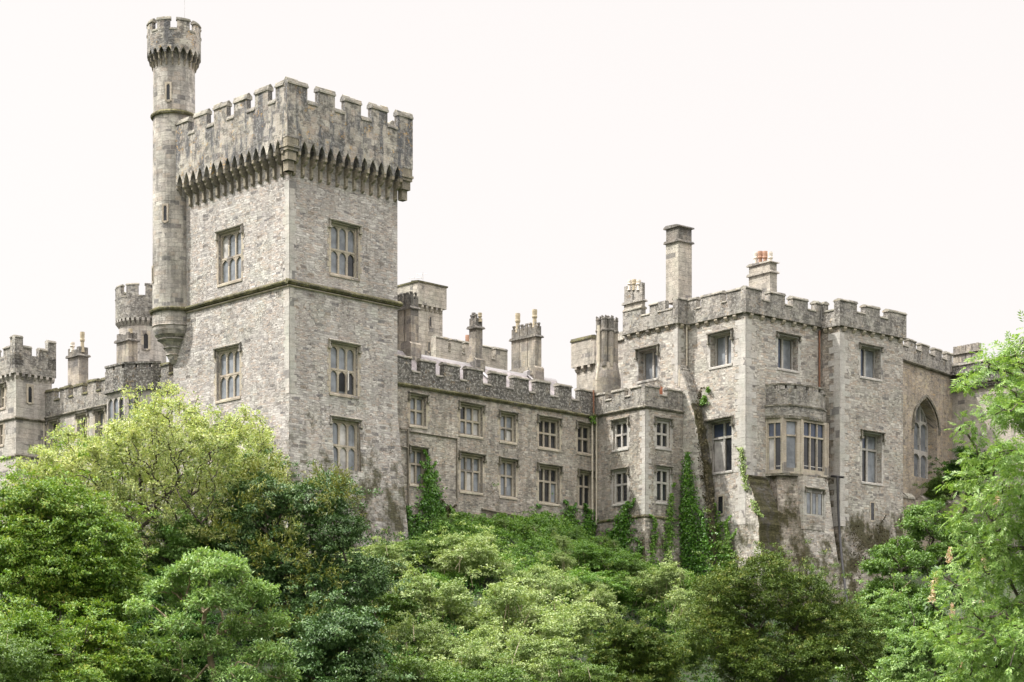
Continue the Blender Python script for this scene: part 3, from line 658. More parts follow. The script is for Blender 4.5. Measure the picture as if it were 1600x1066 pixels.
m = MB(); a = W.s_at(927, .2); z = W.zpx(927, 655, .2); W.section(m, a-.2, a+.2, [(.05, z), (.2, z), (.36, z+.22), (.36, z+.34), (.05, z+.34)]); m.build('rain_hopper', b.root, M['moss_cope'])
b.finish()
RANGE = W

# ------------------------------------------------------------ small two storey block in the angle
SL = Wall(W.end(), -eL, pxR=1008); SR = Wall(SL.end(), eR, pxR=1067)
b = Building('angle_block', (*SL.end(), 11), 'small two storey stone block with pale cross windows in the angle beside the long range', 'building')
for Wl, rows in ((SL, ((958.3, 980.5, 658, 701, .53), (958.3, 980.5, 735.5, 786, .60))), (SR, ((1025.2, 1047, 657, 699.5, .52), (1025.2, 1047, 732, 784.5, .60)))):
    for x0, x1, y0, y1, tr in rows:
        window(b, Wl, x0, x1, y0, y1, 2, tr, False, True, 'dd', depth=.26, jamb=.17, mull=.14, fm='quoin', heavy=.14)
zl = zc(806, SL.end()[1]); zk = zc(637, SL.end()[1])
wm = b.mb('wall', M['range']); bat = [(2, .9), (zl, .0), (90, 0)]
SL.wall(wm, 4, zk+.2, batter=bat, extR=1); SR.wall(wm, 4, zk+.2, batter=bat, extL=1)
string(b, SL, 0, SL.L, zk-.02, .22, .15, 'hood'); string(b, SR, -.15, SR.L, zk-.02, .22, .15, 'hood')
string(b, SL, 0, SL.L, zl-.1, .2, .08); string(b, SR, -.08, SR.L, zl-.1, .2, .08)
zs = SR.zpx(1036, 620); ztp = zc(604, SL.end()[1])
crenel(b, SL, mer_px(SL, [(929.5, 945.3), (955.5, 975.5), (985, 1008)], .05)[:2]+[(SL.s_at(985, .05), SL.L-.3)], .05, SL.L-.3, zk+.15, zs, ztp, -.3, .05, 'mid_top', ch=.2)
crenel(b, SR, [(-.05, SR.s_at(1030.5, .05)), (SR.s_at(1042.4, .05), SR.L-.1)], -.05, SR.L-.1, zk+.15, zs, ztp, -.3, .05, 'mid_top', ch=.2)
quoins(b, SL, SR, zl+.1, zk-.1, .33, .5, .3)
q = [SL.p(0, zk+.3, -.2), SL.p(SL.L, zk+.3, -.2), SR.p(SR.L, zk+.3, -.2), SL.p(0, zk+.3, -4)]
b.mb('roof', M['lead']).face(q, [(0, 0)]*4)
P2 = lambda px, y, o=.1: SL.p(SL.s_at(px, o), SL.zpx(px, y, o), o)
pipe(b, [P2(932, 650), P2(932, 820)], .06, 'pipe_pale')
m = MB(); Wx = SR
zz = lambda y: zc(y, SR.end()[1]); sa = SR.s_at(1032.5, -.6)
SR.box(m, sa, sa+.35, -1.4, -.8, zz(622), zz(607)+.1); m.build('brick_flue', b.root, M['brick_red'])
# octagonal shafts standing on a broad base behind the parapet
m = MB(); Yc = SL.xy(1.2, -2.2)[1]; z = lambda y: zc(y, Yc)
cc = at(948, Yc); k = Yc/F
lathe(m, cc, [(k*22, z(625)), (k*22, z(592)), (k*20, z(583)), (k*17, z(568))], 8)
for dx, dy in ((-12, -.2), (-3.5, -.6), (6, -.5), (13, .1), (1, .6)):
    lathe(m, at(948+dx, Yc+dy), [(k*5.0, z(575)), (k*4.5, z(521))], 8, u0=dx)
o = m.build('chimney', b.root, M['chimney']); m = MB()
for dx, dy in ((-12, -.2), (-3.5, -.6), (6, -.5), (13, .1), (1, .6)):
    p = at(948+dx, Yc+dy)
    lathe(m, p, [(k*4.6, z(521)), (k*5.9, z(520)), (k*5.9, z(518)), (k*4.8, z(516)), (k*4.8, z(503)), (k*5.3, z(502.5)), (k*5.3, z(500.5)), (k*4, z(499)), (k*.1, z(499))], 8, u0=dx)
    for t_ in range(4):
        aa = t_*pi/2+.4; lathe(m, p+np.array((cos(aa), sin(aa)))*k*4.2, [(k*1.1, z(500)), (k*1.2, z(497.5)), (k*1.5, z(497)), (k*.1, z(495.5))], 6)
m.build('chimney_cap', o, M['chimney_dark'])
m = MB(); p = at(935.5, Yc-1.2); tube(m, [(p[0], p[1], z(515)), (p[0], p[1], z(572)), (p[0]-.15, p[1]-.1, z(600))], .09, 8); m.build('drainpipe', b.root, M['pipe_pale'])
b.finish()

# ------------------------------------------------------------ pale overhanging turret behind the octagonal chimneys
C = at(929, 139.0); BL_, BR_ = corner_walls(C, 2.6, 3.5, eL, eR)
BL_ = Wall(C+eL*((C[0]-(901-CX)/F*C[1])/((901-CX)/F*eL[1]-eL[0])), -eL, L=(C[0]-(901-CX)/F*C[1])/((901-CX)/F*eL[1]-eL[0]))
b = Building('square_turret', (*C, 14), 'pale square turret with an overhanging blank parapet behind the octagonal chimneys', 'turret')
wm = b.mb('wall', M['far']); z1 = zc(569, 139); BL_.wall(wm, 8, z1+.3); BR_.wall(wm, 8, z1+.3)
pm = b.mb('parapet', M['far']); BL_.box(pm, -.3, BL_.L-.1, -.4, .25, z1, zc(529, 139)); BR_.box(pm, -.25, 3.5, -.4, .25, z1, zc(534, 139))
coping(b.mb('coping', M['moss_cope']), BL_, -.35, BL_.L-.05, -.4, .25, zc(529, 139), .3)
corbels(b, BL_, -.2, BL_.L, 3, 0, .24, z1-.4, z1, .22, 'far')
b.finish()
# ------------------------------------------------------------ tall castle block on the right
AP = SR.end()
AL = Wall(AP+eL*5.54, -eL, pxR=1059); AR = Wall(AL.end(), eR, .86)
BL = Wall(AR.end(), -eL, pxR=1165); FR = Wall(BL.end(), eR, pxR=1283)
T2L = Wall(FR.end(), -eL, pxR=1312); T2R = Wall(T2L.end(), eR, pxR=1411)
b = Building('castle_block', (*BL.end(), 9), 'tall sunlit residential block with an oriel and a tall lone chimney on its roof', 'building')
OB = .16
window(b, AL, 997.5, 1027.5, 546, 593, 2, None, False, True, 'gg', depth=.62, jamb=.10, mull=.16, fm='quoin', heavy=.18, drop=.5)
window(b, BL, 1110, 1142.6, 522, 571, 2, None, False, True, 'gg', depth=.62, jamb=.08, mull=.16, fm='quoin', heavy=.18, drop=.5)
window(b, BL, 1106, 1143.4, 658, 737, 2, .70, False, True, 'cdbb', depth=.55, jamb=.08, mull=.15, fm='quoin', heavy=.20, drop=.42)
window(b, FR, 1215.5, 1247, 526, 577, 2, None, False, True, 'bg', depth=.62, jamb=.08, mull=.16, fm='quoin', heavy=.16, drop=.15)
slit(b, BL, 1126.3, 776, 803, .42, fw=.12, pr=.05, arched=False, key='d')
zb1 = BL.zpx(1160, 489); zbs = BL.zpx(1091, 484); zbt = zc(451, BL.end()[1])
zA = AL.zpx(1059, 505)
wm = b.mb('wall', M['block'])
AL.wall(wm, 4, zA+.3, -2.2); AR.wall(wm, 4, zA+.3); BL.wall(wm, 4, zb1+.3); FR.wall(wm, 4, zb1+.3)
dpt = BL.L+AL.L+2.2; BK = Wall(FR.xy(FR.L, -dpt), -eR, FR.L+.86); BK.wall(wm, 4, zb1+.3); BS = Wall(FR.end(), eL, dpt); BS.wall(wm, 4, zb1+.3)
def para(Wl, mer, a0, a1, zb, zs, zt, mat='mid_top', ncor=0, cope='coping'):
    crenel(b, Wl, mer, a0, a1, zb, zs, zt, -.28, OB, mat, cope, ch=.2, jit=.04, e=.06)
    if ncor: corbels(b, Wl, a0+.1, a1-.1, ncor, -.02, OB+.02, zb-.32, zb, .26, 'dressed')
    string(b, Wl, a0 if a0 < 0 else a0, a1, zb-.06, .10, OB+.05, 'hood', o=0)
mA = mer_px(AL, [(973, 1001), (1015, 1027), (1027, 1039), (1051, 1059)], OB)
zAs, zAt = AL.zpx(1044, 486), AL.zpx(1059, 467.5, OB)
mA[-1] = (mA[-1][0], AL.L-.28)
para(AL, [mA[0], mA[1], mA[3]], mA[0][0], AL.L-.28, zA, zAs, zAt, ncor=5)
AL.box(b.mb('parapet', M['mid_top']), mA[1][1]-.01, mA[2][1], -.2, OB-.01, zAs, zAt+.12)
AL.box(b.mb('parapet', M['mid_top']), -2.2, mA[0][0]-.02, -.3, .06, zA-.3, AL.zpx(968, 533)); coping(b.mb('coping', M['coping']), AL, -2.2, mA[0][0]-.02, -.3, .06, AL.zpx(968, 533), .16)
para(AR, [(-OB, .86-OB)], -OB, .86-OB-.005, zA, zAs, zAt, ncor=1)
mB = mer_px(BL, [(1075, 1087.5), (1095, 1127), (1135.6, 1165)], OB); mB[0] = (-.28, mB[0][1]); mB[-1] = (mB[-1][0], BL.L-.28)
para(BL, mB, -.28, BL.L-.28, zb1, zbs, zbt, ncor=6)
mF = mer_px(FR, [(1165, 1190.5), (1203.5, 1227), (1238.7, 1262.5), (1275, 1284)], OB); mF[0] = (-OB, mF[0][1]); mF[-1] = (mF[-1][0], FR.L-OB-.005)
para(FR, mF, -OB, FR.L-OB-.005, zb1, FR.zpx(1197, 472.5), zbt, ncor=7)
q = [AL.p(-2.2, zA, -.2), AL.p(AL.L, zA, -.9), BL.p(BL.L, zA, -.2), FR.p(FR.L, zA, -.2), BK.p(0, zA, 0)]
b.mb('roof', M['lead']).face(q, [(0, 0)]*5)
quoins(b, BL, FR, 14, zb1-.4, .42, .62, .95); quoins(b, AL, AR, zc(600, 128), zA-.3, .4, .5, .3)
YA = AL.end()[1]
chimney(b, 1060, 1040.4, 1081, YA+1.2, 350, 377, 470, 470, 1, 1, mat='far', L=eL, R=eR, fin=False, cren=False, cap='chimney_dark')
chimney(b, 1003, 975, 1008, YA+2.6, 441, 470.5, 500, 500, 2, 1, mat='far', L=eL, R=eR, fin=False, cap='mid_top', pots=((984, 438, 448, 'pot_white', .16), (991, 437, 448, 'pot_buff', .15), (998, 438, 448, 'pot_white', .16)))
chimney(b, 1203, 1170, 1214, BL.end()[1]+4, 407, 425.5, 470, 470, 1, 1, mat='far', L=eL, R=eR, fin=False, cren=False, cap='far', pots=((1181, 394.5, 411, 'pot_white', .17), (1188, 393, 411, 'pot_red', .17), (1195.5, 393, 411, 'pot_red', .17), (1203.5, 394, 411, 'pot_white', .17)))
P = lambda Wl, px, y, o=.1: Wl.p(Wl.s_at(px, o), Wl.zpx(px, y, o), o)
pipe(b, [P(AR, 1073, 508, .12), P(AR, 1073, 571, .12), P(AR, 1062, 577, .14), P(AR, 1061.5, 604, .14)], .06, 'pipe_pale')
# raking buttress in the plane of the narrow bay, moss on its weathered side
def rake(Wl, pts, zbot, thick, s_left, mat):
    o = [(Wl.s_at(px, 0), Wl.zpx(px, y, 0)) for px, y in pts]
    m = MB(); Wl.poly(m, [(s_left, zbot), (o[-1][0], zbot)]+[(a, z) for a, z in reversed(o)]+[(s_left, o[0][1]+.01)], -thick, -.01)
    bt = m.build('buttress', b.root, M[mat]); mm = MB(); acc = 0
    sub = []
    for (a, z), (c, y) in zip(o, o[1:]):
        for i in range(6): sub.append((a+(c-a)*i/6+random.uniform(-.05, .06), z+(y-z)*i/6))
    sub.append(o[-1])
    for iq, ((a, z), (c, y)) in enumerate(zip(sub, sub[1:])):
        mm.mat(M['mid_top' if len(pts) > 9 and iq < 15 else 'mossy']); l = math.hypot(c-a, y-z)
        mm.face([Wl.p(a+.09, z, .03), Wl.p(c+.09, y, .03), Wl.p(c+.09, y, -thick-.02), Wl.p(a+.09, z, -thick-.02)], [(0, acc), (0, acc+l), (thick, acc+l), (thick, acc)])
        mm.face([Wl.p(a-.03, z-.05, .015), Wl.p(c-.03, y-.05, .015), Wl.p(c+.09, y, .03), Wl.p(a+.09, z, .03)], [(0, acc), (0, acc+l), (.1, acc+l), (.1, acc)]); acc += l
    mm.build('moss_cover', bt)
rake(AL, [(1060, 570), (1065, 580), (1076, 613), (1085, 647), (1092, 684), (1099, 723), (1103, 762), (1106, 800), (1112, 880), (1120, 980)], 4, .62, AL.L-.3, 'block')
rake(BL, [(1165.5, 742), (1170, 749), (1178, 774), (1185, 798), (1188, 858), (1193, 905), (1202, 970)], 4, 1.70, BL.L-.3, 'block')
# oriel
of = lambda px, o: (FR.s_at(px, o), o)
pl = [of(1197, 0), of(1222, .95), of(1253, 1.4), of(1294, 1.4)]; pl.append((pl[-1][0]+.25, 0.0))
def facet(p, q):
    A, Bq = FR.xy(*p), FR.xy(*q); return Wall(A, Bq-A, np.linalg.norm(Bq-A))
zo1, zo0 = FR.zpx(1253, 655, 1.4), FR.zpx(1253, 741, 1.4)
fac = [facet(pl[i], pl[i+1]) for i in range(4)]
class Sub: pass
ob = Building('oriel', (*FR.xy(2.5, .5), zo0), 'x', 'x')
bpy.data.objects.remove(ob.root); om = MB(); opane = []
orm = MB(); osub = Sub(); 
orr = bpy.data.objects.new('oriel', None)
fr0 = MB()
def oriel_face(Wl, x0, x1, y0, y1, n, panes):
    a0, a1 = Wl.s_at(x0), Wl.s_at(x1); c = (a0+a1)/2; z1, z0 = Wl.z_at(y0, c), Wl.z_at(y1, c)
    Wl.holes.append((a0, a1, z0, z1, .2)); jm, mu = .05, .10
    lw = (a1-a0-2*jm-(n-1)*mu)/n; zt = z0+(z1-z0)*.70
    for i in range(1, n):
        q = a0+jm+i*lw+(i-1)*mu; Wl.box(fr0, q, q+mu, -.2, -.05, z0, z1, faces='flr')
    for q, r in ((a0, a0+jm), (a1-jm, a1)): Wl.box(fr0, q, r, -.2, -.06, z0, z1, faces='flr')
    Wl.box(fr0, a0+jm, a1-jm, -.2, -.04, zt-.05, zt+.05, faces='ftu')
    for i in range(n):
        l0 = a0+jm+i*(lw+mu)
        for k, (q0, q1) in enumerate(((z0, zt-.05), (zt+.05, z1))): opane.append((Wl, l0, l0+lw, q0, q1, panes[k*n+i]))
oriel_face(fac[0], 1199.5, 1220.5, 661, 734, 2, 'cdbb')
oriel_face(fac[1], 1228.5, 1245.5, 658.5, 731, 1, 'gg')
oriel_face(fac[2], 1256, 1288.5, 662, 735, 3, 'dddbbb')
for k, Wl in enumerate(fac): Wl.wall(om, zo0, zo1, depth=.2)
for Wl in fac[:3]:
    Wl.box(om, -.03, .09, -.1, .03, zo0, zo1, faces='flr'); Wl.box(om, Wl.L-.09, Wl.L+.02, -.1, .035, zo0, zo1, faces='flr')
ori = om.build('oriel', b.root, M['dressed']); fr0.build('mullions', ori, M['dressed'])
gm = MB()
for Wl, l0, l1, q0, q1, k in opane:
    gm.mat(M[k]); gm.face([Wl.p(l0, q0, -.15), Wl.p(l1, q0, -.15), Wl.p(l1, q1, -.15), Wl.p(l0, q1, -.15)], [(0, 0), (1, 0), (1, 1), (0, 1)])
    if q1-q0 > 1.2 and k == 'd': gm.mat(M['curtain_frame']); Wl.box(gm, l0, l1, -.145, -.13, q0+.22, q0+.25, faces='ftu')
gm.build('pane', ori)
zp1 = FR.zpx(1253, 603, 1.4)
pm = MB(); cms = [MB() for _ in range(4)]
def round_off(r):                                                    # cut the corners, so that the parapet bows
    out = [r[0]]
    for a, c in zip(r, r[1:]): out += [tuple(a[i]*.74+c[i]*.26 for i in (0, 1)), tuple(a[i]*.26+c[i]*.74 for i in (0, 1))]
    return out+[r[-1]]
pl2 = round_off(pl)[1:-1]; pl2 = [pl[0]]+pl2[1:-1]+[pl[-1]]
for Wl in [facet(a_, c_) for a_, c_ in zip(pl2, pl2[1:])]:
    for (p_, q_, z0, z1) in ((.10, .10, zo1+.18, zo1+.75), (.04, .04, zo1+.75, zp1-.25), (.04, .04, zp1-.25, zp1)):
        if z1 == zp1:
            L_ = Wl.L; nn = max(1, int(L_/.9)); 
            for i in range(nn): Wl.box(pm, -.03+i*L_/nn, (i+.72)*L_/nn, -.25, .04, z0, z1)
        else: Wl.box(pm, -.04, Wl.L+.04, -.25, p_, z0, z1)
    Wl.box(cms[0], -.06, Wl.L+.06, -.26, .12, zo1, zo1+.18); Wl.box(cms[1], -.06, Wl.L+.06, -.26, .15, zo1+.75, zo1+.86); Wl.box(cms[2], -.05, Wl.L+.05, -.27, .07, zp1, zp1+.1)
    Wl.box(cms[3], -.05, Wl.L+.05, -.2, .08, zo0-.14, zo0+.01)
pm.build('oriel_parapet', ori, M['mid_top']); [c_.build('oriel_moulding', ori, M['hood']) for c_ in cms]
m = MB(); vv = [FR.p(a, zp1-.3, o) for a, o in pl]; m.face(vv, [(0, 0)]*5); m.build('oriel_roof', ori, M['lead'])
# battered base under the oriel
def loft(r0, z0, r1, z1, seg=8):
    for i in range(len(r0)-1):
        mb = b.mb('battered_base', M['block_rough' if i < 2 else 'block'])
        u = i*3.
        for k in range(seg):
            f0, f1 = k/seg, (k+1)/seg
            P_ = lambda r, rr, f, j: (r[j][0]+(rr[j][0]-r[j][0])*f, r[j][1]+(rr[j][1]-r[j][1])*f)
            a0, a1, c0, c1 = P_(r0, r1, f0, i), P_(r0, r1, f0, i+1), P_(r0, r1, f1, i), P_(r0, r1, f1, i+1)
            za, zb_ = z0+(z1-z0)*f0, z0+(z1-z0)*f1; l = math.hypot(a1[0]-a0[0], a1[1]-a0[1])
            mb.face([FR.p(a0[0], za, a0[1]), FR.p(a1[0], za, a1[1]), FR.p(c1[0], zb_, c1[1]), FR.p(c0[0], zb_, c0[1])], [(u, za), (u+l, za), (u+l, zb_), (u, zb_)])
top = [of(1204, .05), of(1214, .55), of(1250, 1.32), of(1293, 1.32), (of(1293, 1.32)[0]+.3, 0.)]
mid = [(top[0][0]-.2, .05), (top[1][0]-.25, .9), (top[2][0]-.1, 1.75), (top[3][0]+.25, 1.75), (top[4][0]+.25, 0)]
bot = [(top[0][0]-.4, .05), (top[1][0]-.5, 1.6), (top[2][0]-.1, 2.9), (top[3][0]+.9, 2.9), (top[4][0]+1., 0)]
zm = zc(840, 124); loft(bot, 5, mid, zm); loft(mid, zm, top, zo0-.1)
Wq = Wall(FR.xy(top[2][0]-.03, 1.72), eR, 3)
window(b, Wq, 1258.5, 1287, 767, 806, 3, None, False, True, 'ggg', depth=.11, jamb=.13, mull=.13, frame_d=.09, drop=.12, sill=False, hood_s=.05, fm='quoin')
mm = b.mb('battered_base', M['block']); h = Wq.holes[0]
Wq.box(mm, h[0]-.25, h[0], -1.0, 0, h[2]-.9, zo0-.16, faces='flrt'); Wq.box(mm, h[1], h[1]+.12, -1.0, 0, h[2]-.9, zo0-.16, faces='flrt'); Wq.box(mm, h[0], h[1], -1., 0, h[3], zo0-.16, faces='ft'); Wq.box(mm, h[0], h[1], -1., 0, h[2]-.9, h[2], faces='ft')
b.finish()

# ------------------------------------------------------------ square tower right of the oriel
b = Building('square_tower', (*T2R.xy(3), 9), 'square three storey tower between the oriel block and the chapel, narrow slit near its foot', 'tower')
window(b, T2R, 1344.5, 1376, 543, 590, 2, None, False, True, 'bg', depth=.62, jamb=.08, mull=.16, fm='quoin', heavy=.12, drop=.15)
window(b, T2R, 1347, 1377.5, 678, 754, 2, .70, False, True, 'dgbg', depth=.55, jamb=.08, mull=.15, fm='quoin', heavy=.18, drop=.38)
slit(b, T2R, 1363, 786, 813, .34, fw=.08, pr=.03, arched=False, key='d')
zt2 = T2R.zpx(1313, 509); wm = b.mb('wall', M['block2']); bat = [(2, 2.4), (T2R.zpx(1340, 855), .15), (T2R.zpx(1340, 826), 0), (90, 0)]
T2L.wall(b.mb('wall', M['block_rough']), 4, zt2+.3, batter=bat, extR=1); T2R.wall(wm, 4, zt2+.3, batter=bat, extL=1, extR=1)
T2B = Wall(T2R.end(), eL, 6); T2B.wall(wm, 4, zt2+.3, batter=bat, extL=1)
T2C = Wall(T2B.end(), -eR, T2R.L); T2C.wall(wm, 4, zt2+.3)
mT = mer_px(T2R, [(1312, 1339), (1353, 1375), (1388, 1412)], OB); mT[0] = (-OB, mT[0][1]); mT[-1] = (mT[-1][0], T2R.L+OB)
zs2, zw2 = T2R.zpx(1346, 492), T2R.zpx(1313, 469.5, OB)
para(T2R, mT, -OB, T2R.L+OB, zt2, zs2, zw2, ncor=7)
para(T2L, [(.16, .36), (T2L.s_at(1303, OB), T2L.L-.28)], .16, T2L.L-.28, zt2, zs2, zw2, ncor=2)
para(T2B, [(.6, 1.6), (2.4, 3.4), (4.2, 5.2)], -OB+.32, 6, zt2, zs2, zw2)
b.mb('roof', M['lead']).face([T2L.p(0, zt2, 0), T2R.p(0, zt2, 0), T2R.p(T2R.L, zt2, 0), T2B.p(6, zt2, 0)], [(0, 0)]*4)
quoins(b, T2L, T2R, T2R.zpx(1340, 825), zt2-.4, .40, .5, .85)
pipe(b, [P(FR, 1280.5, 517, .1), P(FR, 1280.5, 612, .1)], .065, 'pipe_rust')
P = lambda px, y, o=.1: T2L.p(T2L.s_at(px, o), T2L.zpx(px, y, o), o)
pipe(b, [P(1299, 744, .2), P(1318, 746, .1)], .07, 'pipe_black')
f_ = lambda px, y, Y: (*at(px, Y), zc(y, Y))
pipe(b, [f_(1308.5, 745, 127.3), f_(1309.5, 790, 127.2), f_(1312, 835, 127.0), f_(1316, 880, 126.2), f_(1322, 930, 125.2), f_(1326, 985, 124.2)], .08, 'pipe_black')
b.finish()

# ------------------------------------------------------------ chapel with the pointed window
CHd = np.array((2464., F)); CHd /= np.linalg.norm(CHd)
CH = Wall(T2R.xy(T2R.L, -1.0)-CHd*1.0, CHd, pxR=1488)
b = Building('chapel', (*CH.xy(5, -4), 14), 'chapel range with one tall pointed traceried window in a deep arched recess', 'building')
a0, a1 = CH.s_at(1428), CH.s_at(1464.5); c = (a0+a1)/2; zsi, zsp_, zap_ = CH.z_at(748, c), CH.z_at(664, c), CH.z_at(623, c)
CH.holes.append((a0, a1, zsi, zap_, .95))
wm = b.mb('wall', M['chapel']); zc1 = CH.zpx(1413, 566)
CH.wall(wm, 4, zc1+.3); CH.arch(wm, a0, a1, zsp_, zap_-.02, zap_+.01, -.95, .004, k=.62, n=12)
f = MB(); ow_, ob_ = -.70, -.95
CH.arch(f, a0+.12, a1-.12, zsp_, zap_-.2, zap_, ob_, ow_, k=.62, n=12)
for q, r in ((a0, a0+.12), (a1-.12, a1)): CH.box(f, q, r, ob_, ow_, zsi, zap_, faces='flr')
nl = 3; lw = (a1-a0-.24-.3)/3
ztr = zsi+(zsp_-zsi)*.50
for i in range(nl):
    l0 = a0+.12+i*(lw+.15)
    if i: CH.box(f, l0-.15, l0, ob_, ow_, zsi, zap_-.35, faces='flr')
    CH.arch(f, l0, l0+lw, ztr-.4, ztr-.05, ztr+.12, ob_, ow_-.02, k=.8); CH.box(f, l0, l0+lw, ob_, ow_-.02, ztr+.12, ztr+.22, faces='ftu')
    CH.arch(f, l0, l0+lw, zsp_-.1, zsp_+.25, zsp_+.42, ob_, ow_-.02, k=.8); CH.box(f, l0+lw/2-.05, l0+lw/2+.05, ob_, ow_-.03, zsp_+.42, zap_-.4, faces='flr')
wf = f.build('window', b.root, M['quoin']); g = MB(); g.mat(M['g']); CH.box(g, a0, a1, -1.0, -.86, zsi, zap_-.1, faces='f'); g.build('pane', wf)
h = MB(); n = 14; e = .28                                                          # arched hood
for i in range(2*n):
    def hp(x, e_):
        qv = 1-abs(x); return (c+x*((a1-a0)/2+e_), zsp_+(zap_+e_*1.05-zsp_)*((1-(1-qv)**2)**.5*.62+.38*qv))
    x0, x1 = -1+i/n, -1+(i+1)/n
    A, B_, C_, D = hp(x0, .10), hp(x1, .10), hp(x1, e), hp(x0, e)
    CH.poly(h, [A, B_, C_, D] if True else [], -.02, .12)
for sg in (-1, 1):
    x = c+sg*((a1-a0)/2+.19); CH.box(h, x-.09, x+.09, -.02, .12, zsp_-.5, zsp_+.02)
h.build('hood_mould', wf, M['hood'])
string(b, CH, 0, CH.L, zc1, .24, .2, 'hood')
mm_ = mer_px(CH, [(1400, 1410), (1419.5, 1431), (1439.5, 1452), (1460.5, 1471.7), (1480, 1488)], .05)
crenel(b, CH, mm_, 0, CH.L, zc1+.2, CH.zpx(1433.5, 548.5), CH.zpx(1422, 533), -.3, .06, 'mid_top', ch=.18)
b.finish()
# building closing the court on the right
XL = Wall(CH.end()+eL*0.2, -eL, pxR=1680)
b = Building('court_building', (*XL.xy(3, -3), 14), 'pale wall with a dark moulded parapet, half hidden by the bright ash tree', 'building')
z0 = XL.zpx(1492, 611, .3); wm = b.mb('wall', M['far']); XL.wall(wm, 4, z0+.3)
XB = Wall(XL.end(), eR, 7); XB.wall(wm, 4, z0+.3)
pm = b.mb('parapet', M['dark_top']); XL.box(pm, 0, XL.L, -.3, .2, z0, z0+.9); XL.box(pm, -.02, XL.L, -.3, .4, z0+.3, z0+.55); XL.box(pm, -.02, XL.L, -.3, .45, z0+1.1, z0+1.35); XL.box(pm, 0, XL.L, -.3, .1, z0+.9, z0+1.75)
coping(b.mb('coping', M['coping']), XL, 0, XL.L, -.3, .1, z0+1.75, .2)
chimney(b, 1528, 1489, 1533, 143, 535, 548.5, 575, 590, 4, 1, mat='chimney', L=eL, R=eR, fin=False, cap='chimney')
b.finish()

# ------------------------------------------------------------ garden wall with coping stones
GW = Wall(T2R.xy(T2R.L, -.4), dR, L=12)
b = Building('garden_wall', (*GW.xy(4), 13), 'low garden wall with pale broken coping stones right of the square tower', 'wall')
zg = GW.zpx(1411, 778); m = b.mb('wall', M['chapel']); GW.box(m, 0, 12, -.5, 0, 6, zg)
for i in range(12):
    if i % 3 != 2: GW.section(b.mb('coping', M['coping']), i*.95+.02, i*.95+.9, [(-.58, zg), (.08, zg), (.08, zg+.14), (-.25, zg+random.uniform(.30, .42)), (-.58, zg+.14)])
b.finish()

# ------------------------------------------------------------ tower and wall far behind the long range
C = at(654, 150.0); FL, FRr = corner_walls(C, 5, 4, dL, dR); FRr.L = FRr.s_at(691.5)
b = Building('square_tower', (*C, 14), 'plain square tower with a solid overhanging top behind the long range, aerial on its roof', 'tower')
wm = b.mb('wall', M['far']); zo = zc(476, 150); FL.wall(wm, 8, zo+.2); FRr.wall(wm, 8, zo+.2)
pm = b.mb('parapet', M['far']); zt_ = zc(442, 150); FL.box(pm, 0, FL.L-.15, -.4, .22, zo, zt_); FRr.box(pm, -.22, FRr.L+.22, -.4, .22, zo, zt_)
cm_ = b.mb('coping', M['moss_cope']); FL.section(cm_, 0, FL.L-.2, [(-.5, zt_), (.3, zt_), (.3, zt_+.12), (-.5, zt_+.2)]); FRr.section(cm_, -.3, FRr.L+.3, [(-.5, zt_), (.3, zt_), (.3, zt_+.12), (-.5, zt_+.2)])
corbels(b, FRr, 0, FRr.L, 5, -.02, .2, zo-.38, zo, .2, 'far'); corbels(b, FL, 0, FL.L, 7, -.02, .2, zo-.38, zo, .2, 'far')
slit(b, FRr, 672, 496, 510, .16, fw=.06, arched=False); slit(b, FRr, 670, 535, 549, .16, fw=.06, arched=False)
m = MB(); x, y = C[0]+.3, C[1]+.5; zz = zt_
tube(m, [(x, y, zz), (x, y, zz+.9)], .02, 5); tube(m, [(x-1.1, y, zz+.45), (x+.1, y, zz+.5)], .015, 5); tube(m, [(x-.5, y, zz+.75), (x+.3, y, zz+.78)], .015, 5)
for i in range(6): tube(m, [(x-1.0+i*.18, y-.2, zz+.46), (x-1.0+i*.18, y+.2, zz+.46)], .01, 4)
m.build('aerial', b.root, M['aerial'])
b.finish()
GWb = Wall(at(681, 146.0), dR, pxR=793)
b = Building('battlemented_wall', (*GWb.xy(2), 14), 'pale battlemented wall rising behind the roof ridge of the long range', 'wall')
zt_ = GWb.zpx(690, 529); zs_ = GWb.zpx(702, 549)
crenel(b, GWb, mer_px(GWb, [(681, 700), (704, 722), (727, 736), (754, 768), (774, 793)], 0), 0, GWb.L, 10, zs_, zt_, -.5, 0, 'far', 'coping', ch=.2)
GE = Wall(GWb.end(), dL, 5); GE.wall(b.mb('wall', M['far']), 10, zs_)
m = MB(); lights_pot(m, at(731, 150), zc(560, 150), zc(524, 150), .2); m.build('chimney_pot', b.root, M['pot_red'])
b.finish()

# ------------------------------------------------------------ left of the great tower
Lc = TL.xy(0); P0 = Lc+dR*1.0
kx = (72-CX)/F; tt = (P0[0]-kx*P0[1])/(kx*dL[1]-dL[0])
LW = Wall(P0+dL*tt, -dL, L=tt+1.0)
b = Building('castle_range', (*LW.xy(8, -4), 12), 'pale sunlit range with a canted bay behind the airy lime green tree', 'building')
for (x0, x1, y0, y1, n, pn) in ((76, 91, 658, 705, 2, 'dd'), (120.5, 136, 648, 700, 2, 'dg'), (148.5, 163.5, 641, 700, 2, 'gd')):
    window(b, LW, x0, x1, y0, y1, n, .6, False, True, pn, depth=.4, jamb=.12, mull=.13, drop=.12, heavy=.1)
zk = LW.zpx(118, 645.5)
LW.wall(b.mb('wall', M['far_left']), 5, zk+.3)
string(b, LW, 0, LW.L, zk-.02, .22, .16, 'hood')
zs_, zt_ = LW.zpx(113, 621), LW.zpx(103, 611)
